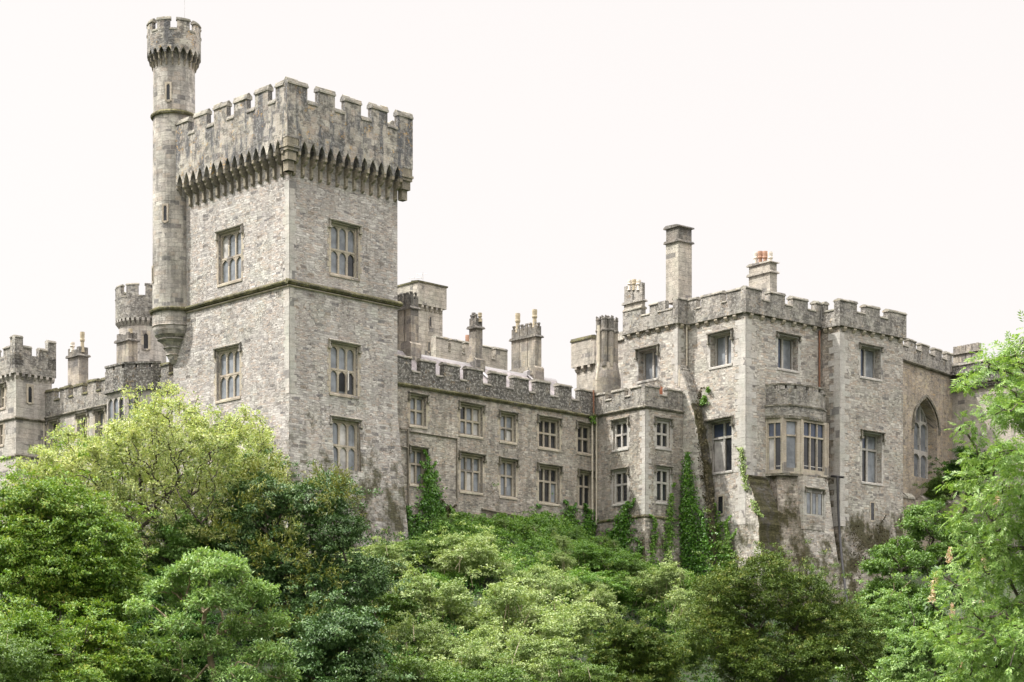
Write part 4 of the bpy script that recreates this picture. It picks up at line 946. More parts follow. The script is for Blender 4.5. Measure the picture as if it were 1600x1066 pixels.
mer = mer_px(LW, [(71, 85), (93.5, 107), (115, 128.5), (137, 150.5), (158, 176), (252, 264)], .05); mer = [(max(p, 0), q) for p, q in mer]
crenel(b, LW, mer, 0, LW.L, zk+.15, zs_, zt_+.12, -.3, .06, 'mid_top', 'moss_cope', ch=.22, jit=.04)
LWb = Wall(LW.xy(LW.L, -8), dL, LW.L); LWb.wall(b.mb('wall', M['far_left']), 5, zk)
b.mb('roof', M['lead']).face([LW.p(0, zk, -.2), LW.p(LW.L, zk, -.2), LW.p(LW.L, zk+.1, -8), LW.p(0, zk+.1, -8)], [(0, 0)]*4)
q0 = (LW.s_at(167, 1.4), 1.4); q1 = (LW.s_at(195, 1.4), 1.4); q2 = (LW.s_at(238, .35), .35); q3 = (LW.s_at(250, 0), 0.)
pts_ = [(q0[0]-1.0, 0), q0, q1, q2, q3]
bays = []
for p, q in zip(pts_, pts_[1:]):
    A, B_ = LW.xy(*p), LW.xy(*q); bays.append(Wall(A, B_-A, np.linalg.norm(B_-A)))
zb0 = LW.zpx(195, 608.5, 1.4); zb1_ = LW.zpx(195, 566, 1.4)
om = MB(); pm = MB(); gm = MB()
for i, Wl in enumerate(bays):
    L_ = Wl.L
    if i in (1, 2):
        n = 3 if i == 1 else 2; e0, e1 = (.12, L_-.15) if i == 1 else (.25, L_*.48); jm = .08; lw = (e1-e0-(n-1)*jm)/n; z1, z0 = zb0-.35, zb0-3.2
        Wl.holes.append((e0, e1, z0, z1, .15))
        for k in range(n):
            l0 = e0+k*(lw+jm); Wl.arch(om, l0, l0+lw, z1-.35, z1-.03, z1, -.15, -.02, k=.7)
            if k: Wl.box(om, l0-jm, l0, -.15, -.02, z0, z1, faces='flr')
            gm.mat(M['g' if (k+i) % 3 else 'd']); gm.face([Wl.p(l0, z0, -.12), Wl.p(l0+lw, z0, -.12), Wl.p(l0+lw, z1, -.12), Wl.p(l0, z1, -.12)], [(0, 0)]*4)
    Wl.wall(om, 5, zb0+.1)
    Wl.box(pm, -.05, L_+.05, -.3, .10, zb0, zb1_-.35); Wl.box(pm, -.08, L_+.08, -.3, .18, zb0-.05, zb0+.1); Wl.box(pm, -.06, L_+.06, -.32, .13, zb1_-.12, zb1_)
    nn = max(1, int(L_/.8))
    for k in range(nn): Wl.box(pm, k*L_/nn+.0, (k+.8)*L_/nn, -.3, .08, zb1_-.35, zb1_-.12)
bo = om.build('bay', b.root, M['far_left']); pm.build('bay_parapet', bo, M['dark_top']); gm.build('pane', bo)
yl = lambda px, o: LW.xy(LW.s_at(px, o), o)[1]
chimney(b, 123.5, 106, 138, yl(123, -3), 541, 556, 604, 620, 1, 1, mat='chimney', cap='chimney_dark', fin=False, pots=((128.7, 519, 545, 'pot_buff', .16), (113, 535, 545, 'pot_white', .17)))
chimney(b, 200.7, 182, 215, yl(200, -3.5), 518, 532, 572, 580, 1, 2, mat='chimney', cap='chimney_dark', fin=False, pots=((204, 514, 524, 'pot_buff', .14),))
m = MB(); p = LW.p(LW.s_at(68.5, .15), 0, .15)
tube(m, [(p[0], p[1], LW.zpx(68.5, 655, .15)), (p[0], p[1], LW.zpx(68.5, 730, .15))], .06); m.build('drainpipe', b.root, M['pipe_pale'])
b.finish()

# corner tower at the frame's left edge
kx = (25-CX)/F; q = LW.xy(0); tt = (kx*q[1]-q[0])/(-dR[0]+kx*dR[1]); LTc = q-dR*tt
LTL, LTR = corner_walls(LTc, 9, tt+2.65, dL, dR); LTR.L = LTR.s_at(81)
b = Building('square_tower', (*LTc, 12), 'pale corner tower with stepped battlements cut by the left edge of the view', 'tower')
slit(b, LTR, 46.5, 604, 629, .26, fw=.14, pr=.05)
window(b, LTL, -1, 7.5, 603, 637, 2, .5, False, True, 'gd', depth=.3, jamb=.1, mull=.1, drop=.12)
window(b, LTL, -3, 5, 664, 695, 2, .5, False, False, 'gd', depth=.3, jamb=.1, mull=.1)
zk = zc(583, LTc[1]); wm = b.mb('wall', M['far_left']); LTL.wall(wm, 4, zk+.2); LTR.wall(wm, 4, zk+.2)
zS, zLo, zHi = zk+1.05, LTR.zpx(40, 545), LTR.zpx(30, 529)
oo = .2
for Wl, hi, lo, a0, a1 in ((LTR, [(-oo, LTR.s_at(36, oo)), (LTR.s_at(75, oo), LTR.L+oo)], [(LTR.s_at(36, oo), LTR.s_at(50, oo)), (LTR.s_at(61, oo), LTR.s_at(75, oo))], -oo, LTR.L+oo),
                           (LTL, [(LTL.s_at(15.8, oo), LTL.L-.15)], [(LTL.s_at(5, oo), LTL.s_at(15.8, oo)), (LTL.s_at(-18, oo), LTL.s_at(-6, oo)), (LTL.s_at(-40, oo), LTL.s_at(-28, oo))], 0, LTL.L-.15)):
    pm = b.mb('parapet', M['mid_top']); cp = b.mb('coping', M['coping'])
    Wl.box(pm, a0, a1, -.15, oo, zk, LTR.zpx(55, 558))
    for (p, q) in hi: Wl.box(pm, p, q, -.15, oo, zk+.5, zHi); coping(cp, Wl, p+.01, q-.01, -.15, oo, zHi, .2)
    for (p, q) in lo: Wl.box(pm, p+.003, q-.003, -.15, oo-.004, zk+.5, zLo); coping(cp, Wl, p+.02, q-.02, -.15, oo, zLo, .2)
    corbels(b, Wl, a0, a1, 7 if Wl is LTR else 16, -.02, oo, zk-.35, zk, .2, 'far_left')
for y in (655, 714): 
    zz = zc(y, LTc[1]); string(b, LTL, 0, LTL.L, zz, .2, .12, 'hood'); string(b, LTR, -.12, LTR.L, zz, .2, .12, 'hood')
b.finish()

# round tower behind the bay
RC = at(223, 141.0); k = 141.0/F; z = lambda y: zc(y, 141-1.65)
b = Building('round_tower', (*RC, 14), 'short round battlemented tower with one lancet window behind the canted bay', 'tower')
lathe(b.mb('wall', M['far_left']), RC, [(k*37, z(640)), (k*36, z(498))], 40)
RR = Ring(RC, k*36); ro = k*6
n = 32
for i in range(n): 
    l = i*RR.L/n; RR.section(b.mb('corbel', M['far_left'], i), l-.09, l+.09, [(-.03, z(507)), (.06, z(507)), (ro, z(501)), (ro, z(497)), (-.03, z(497))])
hw = radians(13); mers = [((radians(10-22+42*q)-hw)*RR.R, (radians(10-22+42*q)+hw)*RR.R) for q in range(-3, 5)]
crenel(b, RR, mers, mers[0][0], mers[0][0]+RR.L, z(497), z(464), z(446), .0, ro, 'mid_top', ch=.16, seg=4, e=.03)
slit(b, tangent(RC, k*36.5, radians(12)), 228, 521, 545, .30, fw=.16, pr=.08)
b.finish()
# ------------------------------------------------------------ foliage
def leaf_mat(name, stops, trans=0.24, rough=.5, spec=.35, patch=.35, pscale=.45, tcol=(1.2, 1.2, .6)):
    """per-leaf colours from a ramp, drifting a little from bough to bough"""
    t = NT(name); g = t.n('NewGeometry'); co = t.n('TexCoord').outputs['Object']
    n = t.noise(co, pscale, 3, .6)
    f = t.math('ADD', t.math('MULTIPLY', g.outputs['Random Per Island'], 1-patch), t.math('MULTIPLY', t.ramp(n, [(.3, 0.), (.7, 1.)]), patch))
    col = t.ramp(f, [(p, c4(c)) for p, c in stops])
    p = t.n('BsdfPrincipled', Base_Color=col, Roughness=rough); p.inputs['Specular IOR Level'].default_value = spec
    tr = t.n('BsdfTranslucent', Color=t.mix(1.0, col, c4(tcol), 'MULTIPLY'))
    ms = t.n('MixShader', _0=trans); t.t.links.new(p.outputs[0], ms.inputs[1]); t.t.links.new(tr.outputs[0], ms.inputs[2])
    t.t.links.new(ms.outputs[0], t.out.inputs[0]); return t.m
LM = {
 'lime':   leaf_mat('lime_green_leaf', [(.1, (0.163, 0.241, 0.091)), (.45, (0.308, 0.375, 0.140)), (.8, (0.454, 0.481, 0.219)), (1., (0.585, 0.556, 0.344))], trans=0.32),
 'maple':  leaf_mat('maple_leaf', [(.1, (0.065, 0.144, 0.019)), (.5, (0.124, 0.224, 0.029)), (.85, (0.220, 0.288, 0.041)), (1., (0.397, 0.303, 0.070))], trans=0.26),
 'feather':leaf_mat('feathery_leaf', [(.1, (0.101, 0.199, 0.053)), (.5, (0.177, 0.292, 0.084)), (1., (0.317, 0.425, 0.166))], trans=0.29),
 'ivytree':leaf_mat('ivy_leaf_dark', [(.1, (0.031, 0.082, 0.021)), (.55, (0.071, 0.143, 0.038)), (.9, (0.133, 0.213, 0.065)), (1., (0.236, 0.272, 0.061))], trans=0.11, rough=.45, spec=.4),
 'yew':    leaf_mat('yew_needle', [(.1, (0.033, 0.068, 0.007)), (.55, (0.070, 0.120, 0.013)), (.85, (0.129, 0.184, 0.020)), (1., (0.202, 0.226, 0.025))], trans=0.11, rough=.6),
 'yewtip': leaf_mat('conifer_tip', [(.1, (0.098, 0.126, 0.022)), (.6, (0.167, 0.188, 0.035)), (1., (0.255, 0.251, 0.050))], trans=0.15),
 'shrub':  leaf_mat('pale_shrub_leaf', [(.1, (0.105, 0.177, 0.043)), (.45, (0.207, 0.285, 0.090)), (.8, (0.350, 0.422, 0.178)), (1., (0.438, 0.479, 0.281))], trans=0.24, patch=.5, pscale=.8),
 'shrub2': leaf_mat('mid_shrub_leaf', [(.1, (0.041, 0.093, 0.014)), (.5, (0.087, 0.156, 0.023)), (1., (0.169, 0.246, 0.047))], trans=0.24, patch=.4),
 'bright': leaf_mat('bramble_leaf', [(.1, (0.059, 0.141, 0.019)), (.5, (0.117, 0.232, 0.035)), (1., (0.221, 0.336, 0.067))], trans=0.25),
 'ivy':    leaf_mat('wall_ivy_leaf', [(.1, (0.030, 0.099, 0.009)), (.5, (0.068, 0.175, 0.017)), (.9, (0.130, 0.266, 0.027)), (1., (0.332, 0.350, 0.040))], trans=0.19, rough=.42, spec=.45),
 'ash':    leaf_mat('ash_leaflet', [(.1, (0.100, 0.199, 0.042)), (.5, (0.176, 0.300, 0.069)), (.85, (0.288, 0.402, 0.127)), (1., (0.414, 0.496, 0.254))], trans=0.32, rough=.42),
 'chest':  leaf_mat('chestnut_leaf', [(.1, (.03, .080, .012)), (.6, (.06, .13, .020)), (1., (.10, .18, .03))], trans=0.22),
 'syc':    leaf_mat('sycamore_leaf', [(.1, (0.049, 0.116, 0.018)), (.5, (0.098, 0.186, 0.037)), (1., (0.187, 0.284, 0.076))], trans=0.26),
 'brown':  leaf_mat('withered_creeper', [(.1, (0.027, 0.022, 0.009)), (.6, (0.051, 0.042, 0.017)), (1., (0.090, 0.077, 0.030))], trans=0.04, rough=.8),
 'dark':   leaf_mat('evergreen_leaf', [(.1, (0.022, 0.063, 0.012)), (.6, (0.048, 0.112, 0.020)), (1., (0.096, 0.182, 0.030))], trans=0.11, rough=.8, spec=.15),
 'dry':    leaf_mat('dry_stem', [(.1, (.14, .105, .07)), (.6, (.24, .19, .13)), (1., (.36, .30, .21))], trans=0.08),
 'bloom':  leaf_mat('blossom', [(.1, (.50, .32, .22)), (.6, (.62, .45, .33)), (1., (.70, .58, .45))], trans=0.22),
}
BARK = simple('bark', (.060, .048, .036), .95, 0, .45, 5., .03)
BARKL = simple('pale_bark', (.20, .155, .10), .95, 0, .4, 5., .03)

def np_mesh(name, V, nper, mat, parent=None, origin=(0, 0, 0), faces=None):
    n = len(V)//nper; me = bpy.data.meshes.new(name)
    me.vertices.add(len(V)); me.vertices.foreach_set('co', (V-np.array(origin)).astype(np.float32).ravel())
    me.loops.add(n*nper); me.polygons.add(n)
    me.polygons.foreach_set('loop_start', np.arange(n, dtype=np.int32)*nper)
    me.loops.foreach_set('vertex_index', np.arange(n*nper, dtype=np.int32))
    me.update(calc_edges=True); me.materials.append(mat)
    ob = bpy.data.objects.new(name, me); COL.objects.link(ob)
    if parent is not None: ob.parent = parent
    return ob
def unit(v): return v/np.maximum(np.linalg.norm(v, axis=1, keepdims=True), 1e-9)
def leaf_quads(rng, P, A, Nn, L, wr=.55, fold=.16):
    """kite-shaped leaves: base P, axis A, face normal Nn"""
    A = unit(A); S = unit(np.cross(A, Nn)); Nn = unit(np.cross(S, A))
    L = L.reshape(-1, 1); w_ = L*wr*.5*rng.uniform(.8, 1.2, L.shape)
    tip = P+A*L-Nn*L*fold*rng.uniform(-.3, 1.2, L.shape); md = P+A*L*.45
    l = md+S*w_+Nn*L*fold*.5; r = md-S*w_+Nn*L*fold*.5
    return np.stack([P, r, tip, l], 1).reshape(-1, 3)
def rdir(rng, n): return unit(rng.normal(size=(n, 3)))
def lobe_points(rng, lobes, n, up=.25, inner=.80, cull=.9):
    """points on the skins of many overlapping lobes, denser above, those buried in another lobe dropped"""
    Cn = np.array([l[0] for l in lobes]); R = np.array([l[1] for l in lobes])
    wt = np.array([l[2] if len(l) > 2 else 1. for l in lobes])
    vol = (R[:, 0]*R[:, 1]+R[:, 0]*R[:, 2])*wt; pr = vol/vol.sum()
    k = rng.choice(len(lobes), int(n*2.6), p=pr); d = rdir(rng, len(k)); d[:, 2] = d[:, 2]+up; d = unit(d)
    rr = rng.uniform(inner, 1.04, len(k))
    P = Cn[k]+d*R[k]*rr[:, None]; keep = np.ones(len(k), bool)
    for j in range(len(lobes)):
        q = np.linalg.norm((P-Cn[j])/R[j], axis=1); keep &= ~((q < cull) & (k != j) & (rng.random(len(k)) < .96))
    return P[keep][:n], unit(d[keep]/R[k[keep]])[:n]
def thin(P, D, cell):
    """keep one twig point per cell, so that leaf pads stand apart"""
    q = np.floor(P/np.array((cell, cell, cell*.75))).astype(np.int64); _, i = np.unique(q, axis=0, return_index=True); return P[i], D[i]
def make_lobes(rng, c, R, n, r0=(.22, .36), flat=.8, droop=0., low=-.75):
    """lobes spread over an ellipsoid crown, so that its outline is lumpy"""
    out = [(np.array(c, float), np.array(R)*.55, .15)]
    i = 0
    while len(out) < n+1:
        d = rdir(rng, 1)[0]
        if d[2] < low: continue
        f = rng.uniform(.62, .98); r = rng.uniform(*r0)*np.mean(R)
        p = np.array(c)+d*np.array(R)*f; p[2] -= droop*np.linalg.norm(d[:2])*R[2]
        out.append((p, np.array((r*rng.uniform(.85, 1.3), r*rng.uniform(.85, 1.3), r*flat*rng.uniform(.8, 1.15)))))
    return out
def sublobes(rng, lobes, m, rf=(.24, .46), flat=.72):
    out = []
    for l in lobes:
        c, R = l[0], l[1]; out.append((c, R*.70, .16))
        for _ in range(int(m*1.8)):
            d = rdir(rng, 1)[0]; d[2] = d[2]*.8+.2
            f = rng.uniform(*rf); q = R*f; q = np.array((q[0], q[1], q[2]*flat)); out.append((c+d*R*rng.uniform(.72, 1.05), q))
    return out
def cluster_leaves(rng, P, D, m, size, spread, mode='broad', wr=.55, droop=.3):
    """m leaves round each twig point P that looks along D"""
    n = len(P); k = np.repeat(np.arange(n), m)
    off = rng.normal(size=(n*m, 3))*spread*np.array((1, 1, .42 if mode == 'broad' else 1))
    out = unit(D[k]*.8+rng.normal(size=(n*m, 3))*.75)
    if mode == 'broad':
        out[:, 2] -= droop; Nn = unit(rng.normal(size=(n*m, 3))*.5+np.array((0, 0, .9))+D[k]*.8)
        return leaf_quads(rng, P[k]+off, out, Nn, size*rng.uniform(.6, 1.3, n*m), wr)
    if mode == 'needle':                                           # feathery sprays along one twig direction
        tw = unit(D+rng.normal(size=D.shape)*.45+np.array((0, 0, .45)))
        u = rng.uniform(0, 1, n*m); P2 = P[k]+tw[k]*(u*spread*4.6)[:, None]+rng.normal(size=(n*m, 3))*spread*.55*(1.05-u)[:, None]
        ax = unit(tw[k]*1.0+rng.normal(size=(n*m, 3))*.55); Nn = unit(rng.normal(size=(n*m, 3))*.6+np.array((0, 0, 1.)))
        return leaf_quads(rng, P2, ax, Nn, size*rng.uniform(.6, 1.3, n*m), wr)
def skeleton(rng, root, pts, thick=.16, k_len=.75, mat=BARK, parent=None, name='branches', minr=.012, maxn=1e9, jitter=.05):
    """join points to a trunk as a branching tree (short total length, short paths), radii from what each branch carries"""
    P = np.vstack([root, pts]); n = len(P); nr = len(root)
    par = np.full(n, -1); par[1:nr] = np.arange(nr-1); path = np.zeros(n)
    for i in range(1, nr): path[i] = path[i-1]+np.linalg.norm(P[i]-P[i-1])
    done = list(range(nr)); rest = np.arange(nr, n)
    best = np.full(n, 1e9); bp = np.zeros(n, int)
    for j in done[max(1, nr//3):]:
        dd = np.linalg.norm(P-P[j], axis=1)+k_len*path[j]*.35; m = dd < best; best[m] = dd[m]; bp[m] = j
    used = np.zeros(n, bool); used[:nr] = True; order = []
    for _ in range(n-nr):
        c = np.where(used, 1e9, best); i = int(np.argmin(c)); used[i] = True; par[i] = bp[i]; order.append(i)
        path[i] = path[par[i]]+np.linalg.norm(P[i]-P[par[i]])
        dd = np.linalg.norm(P-P[i], axis=1)+k_len*path[i]*.35; m = dd < best; best[m] = dd[m]; bp[m] = i
    cnt = np.ones(n)
    for i in reversed(order): cnt[par[i]] += cnt[i]
    for i in range(nr-1, 0, -1): cnt[i-1] += cnt[i]
    rad = np.maximum(minr, thick*(cnt/cnt[0])**.46)
    V = []
    sides = 5
    ang = np.arange(sides)*2*pi/sides
    for i in range(1, n):
        a, c = P[par[i]], P[i]; t = c-a; l = np.linalg.norm(t)
        if l < 1e-4: continue
        t = t/l; u = np.cross(t, (0, 0, 1.) if abs(t[2]) < .9 else (1., 0, 0)); u /= np.linalg.norm(u); v = np.cross(t, u)
        md = (a+c)/2+u*rng.normal()*l*jitter*2+v*rng.normal()*l*jitter*2+np.array((0, 0, l*.05))
        ra, rc = rad[par[i]] if par[i] >= nr-1 and i >= nr else rad[i]*1.05, rad[i]
        if i >= nr: ra = min(ra, rc*1.35)
        rings = [x+(np.outer(np.cos(ang), u)+np.outer(np.sin(ang), v))*r for x, r in ((a, ra), (md, (ra+rc)/2), (c, rc))]
        for A_, B_ in zip(rings, rings[1:]):
            V.append(np.stack([A_, np.roll(A_, -1, 0), np.roll(B_, -1, 0), B_], 1).reshape(-1, 3))
    org = parent['_o'] if parent is not None else (0, 0, 0)
    ob = np_mesh(name, np.vstack(V), 4, mat, parent, org)
    tips = np.array([i for i in order if cnt[i] <= 2.0])
    return ob, P[nr:], cnt[nr:], P[par[nr:]]
def wpt(px, py, Y): return np.array(((px-CX)/F*Y, Y, (HY-py)/F*Y))

def broad_tree(name, cat, label, px, Y, ytop, ybot, halfw, leaf, n_leaf, size, seed, n_lobe=16, sub=4, group=None, mode='broad', wr=.55, spread=.115, m=22, depthf=.8, droop=.3, bark=BARK,
               thick=.22, pale=None, extra=None, up=.25, r0=(.22, .36), flat=.8, base_z=None, cull=.86, lean=0.):
    rng = np.random.default_rng(seed)
    top, bot = wpt(px, ytop, Y), wpt(px, ybot, Y); c = (top+bot)/2; hw = halfw/F*Y
    R = np.array((hw, hw*depthf, (top[2]-bot[2])/2))*.76
    gz = float(ground_z(c[0], Y)) if base_z is None else base_z
    t = thing(name, (c[0]-lean, Y, gz), label, cat, group)
    lobes = sublobes(rng, make_lobes(rng, c, R, n_lobe, r0, flat), sub)
    if extra:
        for (ex, ey, er) in extra:
            q = wpt(ex, ey, Y); r = er/F*Y; lobes.append((q, np.array((r, r, r*.8)))); lobes += sublobes(rng, [(q, np.array((r, r, r*.8)))], sub)
    size *= .86
    if mode == 'broad':
        P, D = lobe_points(rng, lobes, 9000, up, cull=cull)
        nt_ = n_leaf*1.25/44; cell = .2
        while True:
            P2, D2 = thin(P, D, cell)
            if len(P2) <= nt_ or cell > .6: break
            cell *= 1.06
        P, D = P2, D2; m = int(n_leaf*1.25/len(P)); spread = cell*.48
    else: P, D = lobe_points(rng, lobes, int(n_leaf*1.2)//m, up, cull=cull)
    # twigs that stray beyond the lobes break the outline
    P = P+(D+np.array((0, 0, .25)))*(rng.exponential(.42, len(P))*rng.choice([0, 1.], len(P), p=[.62, .38]))[:, None]*size*8
    V = cluster_leaves(rng, P, D, m, size, spread, mode, wr, droop)
    np_mesh('crown', V, 4, LM[leaf], t, t['_o'])
    if pale:
        lf2, frac = pale; s = rng.choice(len(P), int(len(P)*frac), replace=False)
        s = s[np.argsort(-D[s, 2])][:int(len(s)*.8)]
        V = cluster_leaves(rng, P[s]+D[s]*size*1.0, D[s], max(8, m//3), size, spread*.8, mode, wr, droop); np_mesh('young_shoots', V, 4, LM[lf2], t, t['_o'])
    root = np.array([[c[0]-lean, Y, gz-.3], [c[0]-lean*.6+.1, Y, gz*.5+c[2]*.5], [c[0], Y, c[2]]])
    sel = P[rng.choice(len(P), min(len(P), 160), replace=False)]; cc = np.array([l[0] for l in lobes])
    skeleton(rng, root, np.vstack([cc[rng.random(len(cc)) < .7], (sel-c)*.88+c]), thick, mat=bark, parent=t, name='trunk')
    return t

# lime green tree: open layered crown on visible dark limbs
def lime_tree():
    rng = np.random.default_rng(11); Y = 97.0; base = wpt(262, 900, Y); t = thing('broadleaf_tree', tuple(base-np.array((0, 0, 3.))), 'airy lime green spreading tree with dark open limbs in front of the tower foot', 'tree')
    pts = []
    cx = wpt(243, 880, Y)
    while len(pts) < 2300:
        a = rng.uniform(0, 2*pi); r = sqrt(rng.uniform(.01, 1)); e = r*cos(a); f = r*sin(a)
        # height of the dome's outer surface, lumpy
        hx = 1-abs(e)**2.2
        lump = .10*sin(e*9+1.3)+.07*sin(e*17+f*8)+.06*sin(f*11)
        H = max(0., (hx*(1-.35*f*f)))**.62+lump
        if e > 0: H += .13*max(0., sin(pi*min(1., e*1.15)))
        z = -1.3+(H*7.3+1.3)*(rng.uniform(.0, 1)**.55)
        if z < -1.2+abs(e)*2.0: continue
        wx = 7.6 if e < 0 else 7.6
        if e < -.6 and z > 5.6: continue
        pts.append(cx+np.array((e*wx, f*5.5, z)))
    pts = np.array(pts)
    root = np.array([base-np.array((0, 0, 3.5)), base-np.array((0, 0, 1.2)), base+np.array((.2, 0, .8)), base+np.array((-.1, 0, 1.8))])
    ob, P, cnt, par = skeleton(rng, root, pts, .30, k_len=.95, parent=t, name='trunk', minr=.013, jitter=.07)
    # leaves along the last twigs, in small upturned tufts
    k = np.where(cnt <= 6)[0]; V = []
    for rep in range(15):
        u = rng.uniform(0, 1.25, len(k))[:, None]; Q = par[k]+(P[k]-par[k])*u+rng.normal(size=(len(k), 3))*.13
        D = unit(P[k]-par[k]+np.array((0, 0, .25)))
        V.append(cluster_leaves(rng, Q, D, 6, .122, .085, 'broad', .58, .1))
    np_mesh('crown', np.vstack(V), 4, LM['lime'], t, t['_o'])
lime_tree()

def tuft_tree(name, cat, label, px, Y, lobes, leaf, seed, n_pts, reps, per, size, wr, thick, bark, trunk_px, sp=.10, droop=.2, klen=.9):
    """open tree: a branching skeleton through flat leaf layers, tufts of leaves on the last twigs"""
    rng = np.random.default_rng(seed); gz = float(ground_z((px-CX)/F*Y, Y)); t = thing(name, ((px-CX)/F*Y, Y, gz), label, cat)
    pts = []
    A = np.array([r for _, _, r in lobes], float)**2; A /= A.sum()
    for k in rng.choice(len(lobes), n_pts, p=A):
        x, y, r = lobes[k]; c = wpt(x, y, Y)+np.array((0, np.sin(k*2.4)*1.3, 0)); rr = r/F*Y; d = rdir(rng, 1)[0]; d[2] = abs(d[2])*.9-.1
        pts.append(c+d*np.array((rr, rr*.9, rr*.75))*rng.uniform(.3, 1.1)**.5)
    root = np.vstack([wpt(x, y, Y) for x, y in trunk_px]); root[0, 2] = min(root[0, 2], gz-.2)
    ob, P, cnt, par = skeleton(rng, root, np.array(pts), thick, k_len=klen, mat=bark, parent=t, name='trunk', minr=.011, jitter=.08)
    k = np.where(cnt <= 4)[0]; V = []
    for rep in range(reps):
        u = rng.uniform(.1, 1.25, len(k))[:, None]; Q = par[k]+(P[k]-par[k])*u+rng.normal(size=(len(k), 3))*sp*.7
        D = unit(unit(P[k]-par[k])*.6+np.array((0, 0, .6))+rng.normal(size=(len(k), 3))*.2)
        V.append(cluster_leaves(rng, Q, D, per, size, sp, 'broad', wr, droop))
    np_mesh('crown', np.vstack(V), 4, LM[leaf], t, t['_o']); return t
T = broad_tree
# left foreground
T('broadleaf_tree', 'tree', 'dense mid green maple at the left edge with orange tinted shoots', 60, 82, 752, 1090, 165, 'maple', 95000, .15, 21, 20, 4, depthf=.8, flat=.55,
  extra=[(155, 850, 44), (180, 905, 36), (15, 800, 40), (120, 805, 38), (95, 785, 24), (60, 780, 30), (150, 950, 44), (60, 860, 60)])
T('broadleaf_tree', 'tree', 'deep green leafy tree low at the bottom left corner', 80, 76, 930, 1180, 170, 'maple', 70000, .15, 22, 16, 4, flat=.55)
tuft_tree('broadleaf_tree', 'tree', 'pale feathery tree with bare curved limbs, in front of the dark ivy clad conifer', 335, 79,
  [(318, 890, 48), (290, 905, 42), (355, 905, 46), (250, 925, 36), (395, 935, 42), (225, 955, 26), (300, 940, 44), (345, 950, 46), (425, 975, 30), (375, 990, 44), (290, 985, 40), (255, 1015, 34), (420, 1030, 40), (330, 1020, 40), (270, 1060, 40), (385, 1065, 46), (240, 1045, 30), (440, 1060, 30)],
  'feather', 23, 1000, 11, 5, .17, .36, .15, BARKL, [(338, 1120), (336, 1060), (328, 1010), (320, 960)], sp=.11)
T('broadleaf_tree', 'tree', 'dark shaded sapling behind the feathery tree', 265, 88, 880, 1130, 110, 'dark', 40000, .15, 24, 14, 3)
T('shrub', 'shrub', 'soft green understorey bush below the lime green tree', 270, 94, 800, 960, 130, 'syc', 42000, .14, 25, 14, 3)
T('shrub', 'shrub', 'dark green bush at the lower edge between maple and feathery tree', 215, 81, 960, 1150, 90, 'shrub2', 30000, .14, 26, 10, 3)
# ivy-clad conifer
T('conifer', 'tree', 'dark ivy clad conifer with brown green shoots before the tower foot, taller twin tops', 450, 94, 765, 1150, 116, 'ivytree', 90000, .15, 27, 20, 4, depthf=.7, thick=.3, extra=[(408, 778, 40), (502, 780, 38), (520, 830, 38), (372, 825, 34), (570, 905, 34), (380, 875, 50)], flat=.9, r0=(.2, .32))
def sprays(parent_label, px, Y, spots, seed):
    rng = np.random.default_rng(seed); o = [x for x in bpy.data.objects if x.get('label') == parent_label][0]; P, D = [], []
    for (x, y, r, n) in spots:
        c = wpt(x, y, Y-1.8); rr = r/F*Y
        d = rdir(rng, n); d[:, 1] = -abs(d[:, 1])*.6; d[:, 2] = d[:, 2]*.6+.3; d = unit(d)
        P.append(c+d*rr*rng.uniform(.5, 1.1, n)[:, None]); D.append(d)
    V = cluster_leaves(rng, np.vstack(P), np.vstack(D), 16, .17, .14, 'needle', .24); np_mesh('shoots', V, 4, LM['yewtip'], o, o['_o'])
sprays('dark ivy clad conifer with brown green shoots before the tower foot, taller twin tops', 470, 94,
       [(415, 755, 30, 60), (380, 800, 24, 30), (512, 765, 26, 50), (535, 790, 24, 40), (440, 880, 40, 80), (345, 840, 18, 30), (500, 910, 30, 40), (470, 1000, 46, 60), (560, 1020, 46, 60), (395, 970, 30, 30)], 31)
T('conifer', 'tree', 'low dark yew mixed with ivy at the bottom edge right of the feathery tree', 530, 88, 940, 1160, 130, 'ivytree', 55000, .15, 28, 16, 4, pale=('yewtip', .10))
# pale climber-covered shrubs on the bank
SH = []
def shrub_proto(seed, leaf, n=24000, size=.105, dry=True):
    rng = np.random.default_rng(seed); R = np.array((1.7, 1.5, 1.35)); lob = sublobes(rng, make_lobes(rng, (0, 0, .9), R, 11, (.24, .42), .85), 4)
    P, D = lobe_points(rng, lob, 4000, .35); P, D = thin(P, D, .24)
    P = P+D*(rng.exponential(.3, len(P))*rng.choice([0, 1.], len(P), p=[.55, .45]))[:, None]
    V = cluster_leaves(rng, P, D, n//len(P), size, .115, 'broad', .55, .35)
    stems = []
    if dry:
        s = rng.choice(len(P), 60, replace=False); q = P[s]*np.array((.96, .96, .96)); e = q+np.stack([rng.normal(size=60)*.25, rng.normal(size=60)*.25, -rng.uniform(.5, 1.3, 60)], 1)
        w_ = np.array((.014, 0, 0)); stems = np.stack([q-w_, q+w_, e+w_, e-w_], 1).reshape(-1, 3)
    return V, stems, leaf
def proto_objs(V, stems, leaf, root):
    o = np_mesh('foliage', V, 4, LM[leaf], root)
    return [o]+([np_mesh('stem', stems, 4, LM['dry'], root)] if len(stems) else [])
PROTO = {}
for key, leaf, sd in (('pale', 'shrub', 41), ('pale2', 'shrub', 42), ('mid', 'shrub2', 43), ('bright', 'bright', 44), ('mid2', 'syc', 45)): PROTO[key] = shrub_proto(sd, leaf)
first = {}
